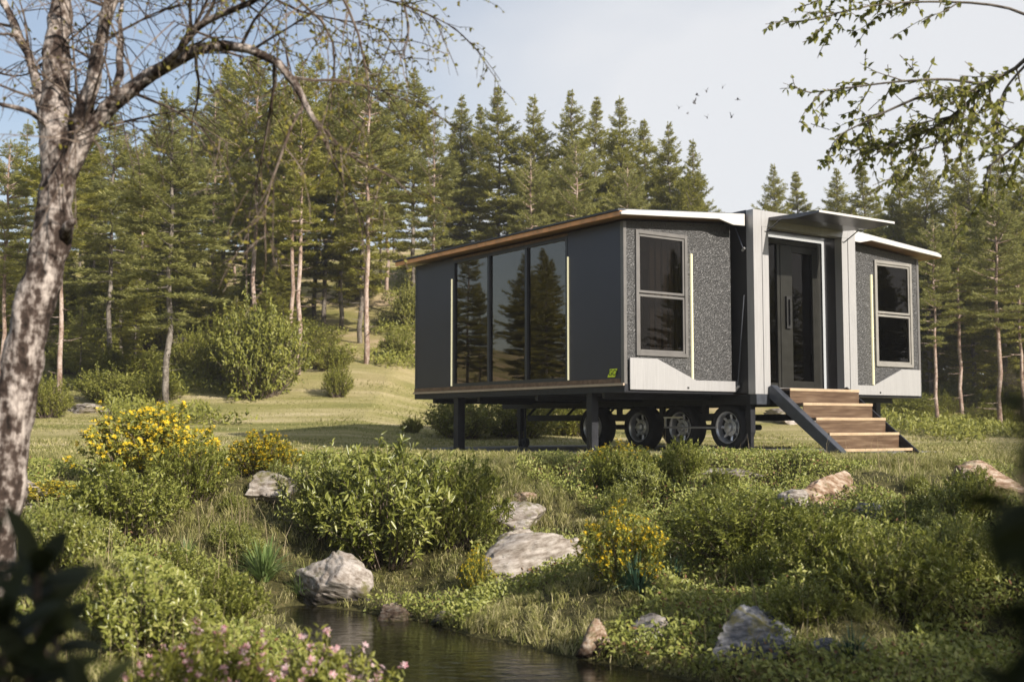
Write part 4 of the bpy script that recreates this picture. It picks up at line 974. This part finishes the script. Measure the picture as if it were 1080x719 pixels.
# low broken stub
tb.tube([at(64, 255, YB) - bl, at(72, 238, YB - .1) - bl, at(80, 232, YB - .15) - bl], [9 * k_, 6 * k_, 3 * k_], 6)
for i, v_ in enumerate(tb.v):
    v_ = Vector(v_); nn = noise.fractal(v_ * 7, 1, 2, 4) * .02 + noise.noise(v_ * 2.6) * .022; tb.v[i] = tuple(v_ + Vector((nn, nn * .6, 0)))
tb.build('trunk', 'birch_bark', birch, 0, True)
rd = random.Random(4)
l1 = grow(boughs[1:4] + [boughs[0]], 46, (.35, .9), -.05, .9, rd, .15)
extra = [resample([at(240, -40, YB + .3), at(300, 5, YB + .3), at(350, 20, YB + .2), at(400, 30, YB + .1), at(430, 70, YB + .1)], 10), resample([at(300, -60, YB), at(380, -10, YB), at(440, 10, YB), at(480, 30, YB)], 10), resample([at(330, -60, YB), at(372, 20, YB), at(385, 70, YB), at(392, 120, YB)], 8), resample([at(290, -20, YB), at(345, 30, YB), at(352, 80, YB), at(340, 130, YB)], 8), resample([at(400, -60, YB), at(430, 20, YB), at(425, 60, YB)], 8),
         resample([at(130, -60, YB + .3), at(220, -20, YB + .3), at(290, 30, YB + .3), at(310, 90, YB + .3)], 10), resample([at(-40, 60, YB + .4), at(10, 80, YB + .4), at(40, 75, YB + .4)], 8)]
l2 = grow(l1 + extra, 420, (.18, .5), -.5, .8, rd, .1, 5)
l3 = grow(l2, 1100, (.06, .2), -.7, .8, rd, .2, 3)
tw = MB()
for q in l1 + extra: tw.tube([p - bl for p in q], [.010 * (1 - .75 * i / (len(q) - 1)) for i in range(len(q))], 4, False)
for q in l2: tw.tube([p - bl for p in q], [.0042 * (1 - .6 * i / (len(q) - 1)) for i in range(len(q))], 3, False)
for q in l3: tw.tube([p - bl for p in q], [.0022 * (1 - .5 * i / (len(q) - 1)) for i in range(len(q))], 3, False)
tw.build('branches', 'twig_bark', birch)
P = []
for q in l3 + l2:
    for p in q[1:]:
        pr_ = .15 + .75 * max(0, min(1, (p.x + 2.0) / 1.1))
        if rd.random() < pr_: P.append(p - bl)
P = np.array([tuple(p) for p in P]); np.random.seed(3); k = len(P)
v, f = leaves(P, rvec(k) + np.array([0, 0, -.4]), rvec(k), np.random.uniform(.016, .036, k), np.random.uniform(.011, .02, k))
link('foliage', np_mesh('foliage', v, f), birch, 'birch_leaves')

# ------------------------------------------------------------------ maple (right, overhanging)
def leafy(paths, step, rd, size, bl_, prob=1.0, hang=.3):
    P = []; D_ = []
    for q in paths:
        for a_, b_ in zip(q, q[1:]):
            n_ = max(1, int((b_ - a_).length / step))
            for i in range(n_):
                if rd.random() < prob: P.append(tuple(a_.lerp(b_, i / n_) - bl_)); D_.append(tuple((b_ - a_).normalized()))
    P = np.array(P); D_ = np.array(D_); P = np.repeat(P, 2, 0); D_ = np.repeat(D_, 2, 0); k = len(P)
    return leaves(P, D_ * .5 + rvec(k) * .8 + np.array([0, 0, -hang]), rvec(k) * .7 + np.array([0, 0, 1]), np.random.uniform(.6, 1.15, k) * size, np.random.uniform(.5, .7, k) * size, .1, .2)
YM = 7.5
mroot = Vector((7.4, 5.6, hgt(7.4, 5.6)))
maple = empty('maple_tree', mroot, 0, 'leafy tree leaning in from the right with branches across the sky', 'tree')
mt = MB(); T = resample([mroot + Vector((0, 0, -.3)), mroot + Vector((-.1, .1, 1.6)), mroot + Vector((-.3, .3, 3.2)), mroot + Vector((-.2, .5, 5.5)), mroot + Vector((0, .4, 7.5))], 16)
mt.tube([p - mroot for p in T], [.17 * (1 - .7 * i / 15) for i in range(16)], 12)
mb_ = [[T[7], at(1180, -10, 6.6), at(1090, 60, 7.0), at(1040, 90, 7.3), at(1010, 118, 7.5), at(975, 140, 7.6), at(930, 158, 7.7)],
       [at(1040, 90, 7.3), at(1000, 84, 7.4), at(950, 86, 7.5), at(900, 92, 7.6), at(855, 98, 7.6)],
       [at(1110, 30, 7.0), at(1060, 8, 7.1), at(990, 2, 7.2), at(920, 6, 7.3), at(862, 20, 7.3)],
       [at(1180, -10, 6.6), at(1120, 110, 6.8), at(1075, 150, 6.9), at(1040, 178, 7.0)],
       [at(1010, 118, 7.5), at(990, 150, 7.5), at(960, 160, 7.5)],
       [at(975, 100, 7.5), at(930, 120, 7.6), at(880, 145, 7.7)],
       [at(1130, -20, 7.0), at(1040, -30, 7.1), at(950, -25, 7.2), at(880, -10, 7.3)],
       [at(1090, 60, 7.0), at(1060, 95, 7.1), at(1050, 130, 7.1)]]
mbs = []
for i, pts in enumerate(mb_):
    q = resample(pts, 14); mbs.append(q); r0 = .015 if i in (0, 3) else .007
    mt.tube([p - mroot for p in q], [r0 * (1 - .85 * j / 13) + .003 for j in range(14)], 6)
rd = random.Random(8)
s1 = grow(mbs[:1] + mbs[1:3] + mbs[3:], 95, (.2, .5), 0, .7, rd, .38, 5); s2 = grow(s1, 260, (.07, .2), -.1, .8, rd, .2, 3)
# crown above and behind, outside the frame: throws the shade on the right bank
up = []
for i in range(12):
    a_ = rd.uniform(0, 6.28); h_ = rd.uniform(3.0, 7.5); p0 = T[min(15, int(h_ / 7.5 * 15))]; l = rd.uniform(1.2, 2.6) * (1 - max(0, h_ - 5) * .2)
    d_ = Vector((math.cos(a_), math.sin(a_), rd.uniform(.05, .5)))
    if d_.x < -.2 and d_.y > -.1: continue
    up.append(resample([p0, p0 + d_ * l * .5 + Vector((0, 0, .15)), p0 + d_ * l], 8))
u2 = grow(up, 80, (.3, .9), 0, .8, rd, .2, 4)
for q in s1 + up: mt.tube([p - mroot for p in q], [(.03 if q in up else .006) * (1 - .75 * i / (len(q) - 1)) for i in range(len(q))], 4, False)
for q in s2 + u2: mt.tube([p - mroot for p in q], .003, 3, False)
mt.build('trunk', 'grey_bark', maple, 0, True)
np.random.seed(5)
v1, f1 = leafy(s1 + s2, .04, rd, .052, mroot, .85); v2, f2 = leafy(u2, .05, rd, .10, mroot)
link('foliage', np_mesh('foliage', np.concatenate([v1, v2]), np.concatenate([f1, f2 + len(v1)])), maple, 'maple_leaves')

# trees behind the camera that shade the near right corner and the near leaves
def shade_tree(X_, Y_, H, R_, seed, label, nleaf=9000, ls=.16, cb=.35):
    root = Vector((X_, Y_, hgt(X_, Y_))); t = empty('broadleaf_tree', root, 0, label, 'tree', 'shade trees behind the viewpoint'); rd = random.Random(seed); np.random.seed(seed)
    mb = MB(); T = [Vector((0, 0, -.3)), Vector((.1, 0, H * .4)), Vector((0, .1, H * .9))]; T = resample(T, 10); mb.tube(T, [.2 * (1 - .8 * i / 9) for i in range(10)], 10)
    br = []
    for i in range(30):
        a_ = rd.uniform(0, 6.28); u = rd.uniform(cb, .95); p0 = T[int(u * 9)]; l = R_ * rd.uniform(.6, 1.1) * math.sqrt(max(.1, 1 - ((u - .6) / .6) ** 2))
        br.append(resample([p0, p0 + Vector((math.cos(a_), math.sin(a_), .3)) * l * .5, p0 + Vector((math.cos(a_), math.sin(a_), .25)) * l], 8))
    b2 = grow(br, 240, (.4, 1.1), 0, .9, rd, .25, 4)
    for q in br: mb.tube(q, [.05 * (1 - .8 * i / 7) for i in range(8)], 5, False)
    for q in b2: mb.tube(q, .006, 3, False)
    mb.build('trunk', 'grey_bark', t)
    P = np.array([tuple(q[rd.randrange(len(q))].lerp(q[-1], rd.random())) for q in rd.choices(b2, k=nleaf)]) + rvec(nleaf) * .15
    v, f = leaves(P, rvec(nleaf), rvec(nleaf), np.random.uniform(.7, 1.1, nleaf) * ls, np.random.uniform(.5, .7, nleaf) * ls)
    link('foliage', np_mesh('foliage', v, f), t, 'bush_leaves')
shade_tree(10.7, -1.1, 7.4, 2.3, 41, 'broad leafy tree outside the view that shades the lower right bank', 12000, .17)
shade_tree(5.6, -5.0, 6.8, 2.1, 42, 'leafy tree behind the viewpoint that shades the near leaves', 11000, .17)

# ------------------------------------------------------------------ near dark leaves, bottom left and right edge
def bigleaf(P, D_, Nv, ln, wd):
    """long smooth leaf of 7x3 points"""
    D_ = unit(D_); S = unit(np.cross(D_, Nv)); Nn = np.cross(S, D_); rows = []; K = 7
    for i in range(K):
        u = i / (K - 1); wv = wd * .5 * math.sin(PI * min(1, u * .92 + .04)) ** .7; c = P + D_ * ln * u - Nn * ln * .22 * u * u
        rows += [c - S * wv + Nn * wv * .35, c, c + S * wv + Nn * wv * .35]
    f = [(3 * i + j, 3 * i + j + 1, 3 * i + j + 4, 3 * i + j + 3) for i in range(K - 1) for j in range(2)]
    return np.array(rows), np.array(f)
def near_plant(loc, rosettes, label, seed, mat='dark_leaves', ln=.118, name='broadleaf_plant'):
    root = Vector(loc); t = empty(name, root, 0, label, 'plant'); np.random.seed(seed); rd = random.Random(seed); V = []; Fs = []; n = 0; mb = MB()
    for c, ax, k, s_ in rosettes:
        c = np.array(tuple(Vector(c) - root)); ax = unit(np.array(ax, float)); mb.tube([(c[0] * .3, c[1] * .3, 0), (c[0] * .7, c[1] * .8, c[2] * .6), tuple(c)], [.010, .008, .005], 6)
        a1 = unit(np.cross(ax, np.array([.3, .9, .1]))); a2 = np.cross(ax, a1)
        for i in range(k):
            an = i * 2.4; e = .35 + .75 * i / k; D_ = ax * (1.05 - e) + (a1 * math.cos(an) + a2 * math.sin(an)) * e
            v, f = bigleaf(c - ax * .05 * i / k, D_, ax + rvec(1)[0] * .2, ln * s_ * rd.uniform(.8, 1.1), ln * s_ * .34); V.append(v); Fs.append(f + n); n += len(v)
    mb.build('stems', 'twig_bark', t)
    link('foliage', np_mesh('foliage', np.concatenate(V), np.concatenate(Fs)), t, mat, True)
ros = [(at(40, 605, 2.0), (.15, -.3, 1), 11, 1.0), (at(50, 640, 2.1), (.5, -.2, .8), 9, .9), (at(5, 660, 1.9), (-.2, -.4, 1), 11, 1.1), (at(30, 712, 1.9), (.1, -.6, 1), 11, 1.0),
       (at(90, 750, 1.85), (.4, -.4, 1), 9, .9), (at(-30, 600, 2.2), (0, -.3, 1), 10, 1), (at(60, 670, 2.2), (.3, -.2, 1), 10, .9), (at(-20, 740, 1.9), (0, -.3, 1), 10, 1)]
near_plant((-.85, 2.1, hgt(-.85, 2.1)), ros, 'dark big-leaved plant out of focus in the lower left corner', 2)
# right edge: blurred dark bush close to the viewer
np.random.seed(77); rd = random.Random(77)
rb = empty('leafy_shrub', (.6, .9, hgt(.6, .9)), 0, 'dark blurred shrub close to the viewer along the right picture edge', 'shrub')
rbl = Vector(rb.location); stems = []
for i in range(44):
    top_ = at(rd.uniform(1085, 1290), rd.uniform(425, 800), rd.uniform(.7, 1.05)); b0 = rbl + Vector((rd.uniform(-.15, .2), rd.uniform(-.1, .2), 0)); stems.append(resample([b0, (b0 + top_) / 2 + Vector((.1, 0, .1)), top_], 8))
t2_ = grow(stems, 620, (.04, .11), .1, .9, rd, .3, 3)
mb = MB()
for q in stems: mb.tube([p - rbl for p in q], .004, 4, False)
for q in t2_: mb.tube([p - rbl for p in q], .002, 3, False)
mb.build('stems', 'twig_bark', rb)
v, f = leafy(t2_ + stems, .03, rd, .05, rbl, .85)
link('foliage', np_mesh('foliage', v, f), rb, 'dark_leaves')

# ------------------------------------------------------------------ air
hz = MB().box(-130, 130, -60, 170, -3, 24).build('haze', 'cedar'); hz.data.materials.clear()
m = bpy.data.materials.new('haze'); m.use_nodes = True; nt = m.node_tree; nt.nodes.remove(nt.nodes['Principled BSDF'])
pv = N(nt, 'ShaderNodeVolumePrincipled', Density=.0007); pv.inputs['Color'].default_value = (.95, .96, 1, 1); pv.inputs['Anisotropy'].default_value = .2
L(nt, pv, 'Volume', nt.nodes['Material Output'], 'Volume'); hz.data.materials.append(m)
props(hz, 'thin pale air haze between the trees', 'haze', None, 'stuff')
scene.cycles.volume_bounces = 0

# ------------------------------------------------------------------ birds
BM = []
def bird_mesh(flap, seed):
    mb = MB(); mb.tube([(0, -.17, 0), (0, -.12, .015), (0, 0, .03), (0, .12, .02), (0, .19, .03), (0, .24, .02)], [.01, .05, .075, .055, .04, .006], 8)
    n = len(mb.v)
    for sg in (-1, 1):
        n = len(mb.v); mb.v += [(sg * .03, .09, .04), (sg * .03, -.06, .04), (sg * .26, -.04, .04 + flap * .2), (sg * .26, .11, .04 + flap * .2), (sg * .50, -.07, .04 + flap * .28), (sg * .03, .09, .025), (sg * .03, -.06, .025)]
        mb.f += [(n, n + 1, n + 2, n + 3), (n + 3, n + 2, n + 4), (n + 5, n + 6, n + 2, n + 3)]
    n = len(mb.v); mb.v += [(-.05, -.3, .02), (.05, -.3, .02), (0, -.14, .03)]; mb.f += [(n, n + 1, n + 2)]
    return mb
birds = [(762, 93, .9, 'highest bird of the flock'), (745, 97, .7, 'bird just left of the highest one'), (735, 100, -.4, 'small bird third from the top of the flock'), (732, 109, .9, 'dark bird in the middle left of the flock'),
         (716, 114.5, .5, 'leftmost bird of the flock'), (725, 120, .2, 'faintest smallest bird low at the left of the flock'), (746, 124.5, .6, 'lowest bird in the middle of the flock'), (771.5, 124, .9, 'lowest bird at the right of the flock'), (778, 105, -.3, 'rightmost bird of the flock')]
for i, (px, py, fl, lb) in enumerate(birds):
    b_ = bird_mesh(fl, i).build('bird', 'bird_feathers', None, 0, True); b_.location = at(px, py, 95 + (i * 13) % 17); b_.rotation_euler = (rd.uniform(-.3, .3), rd.uniform(-.4, .4), rd.uniform(-1.2, 1.2))
    b_.scale = (.6, .9, 1.6) if i != 5 else (.4, .6, 1.0)
    props(b_, lb, 'bird', 'flock of birds in the sky')
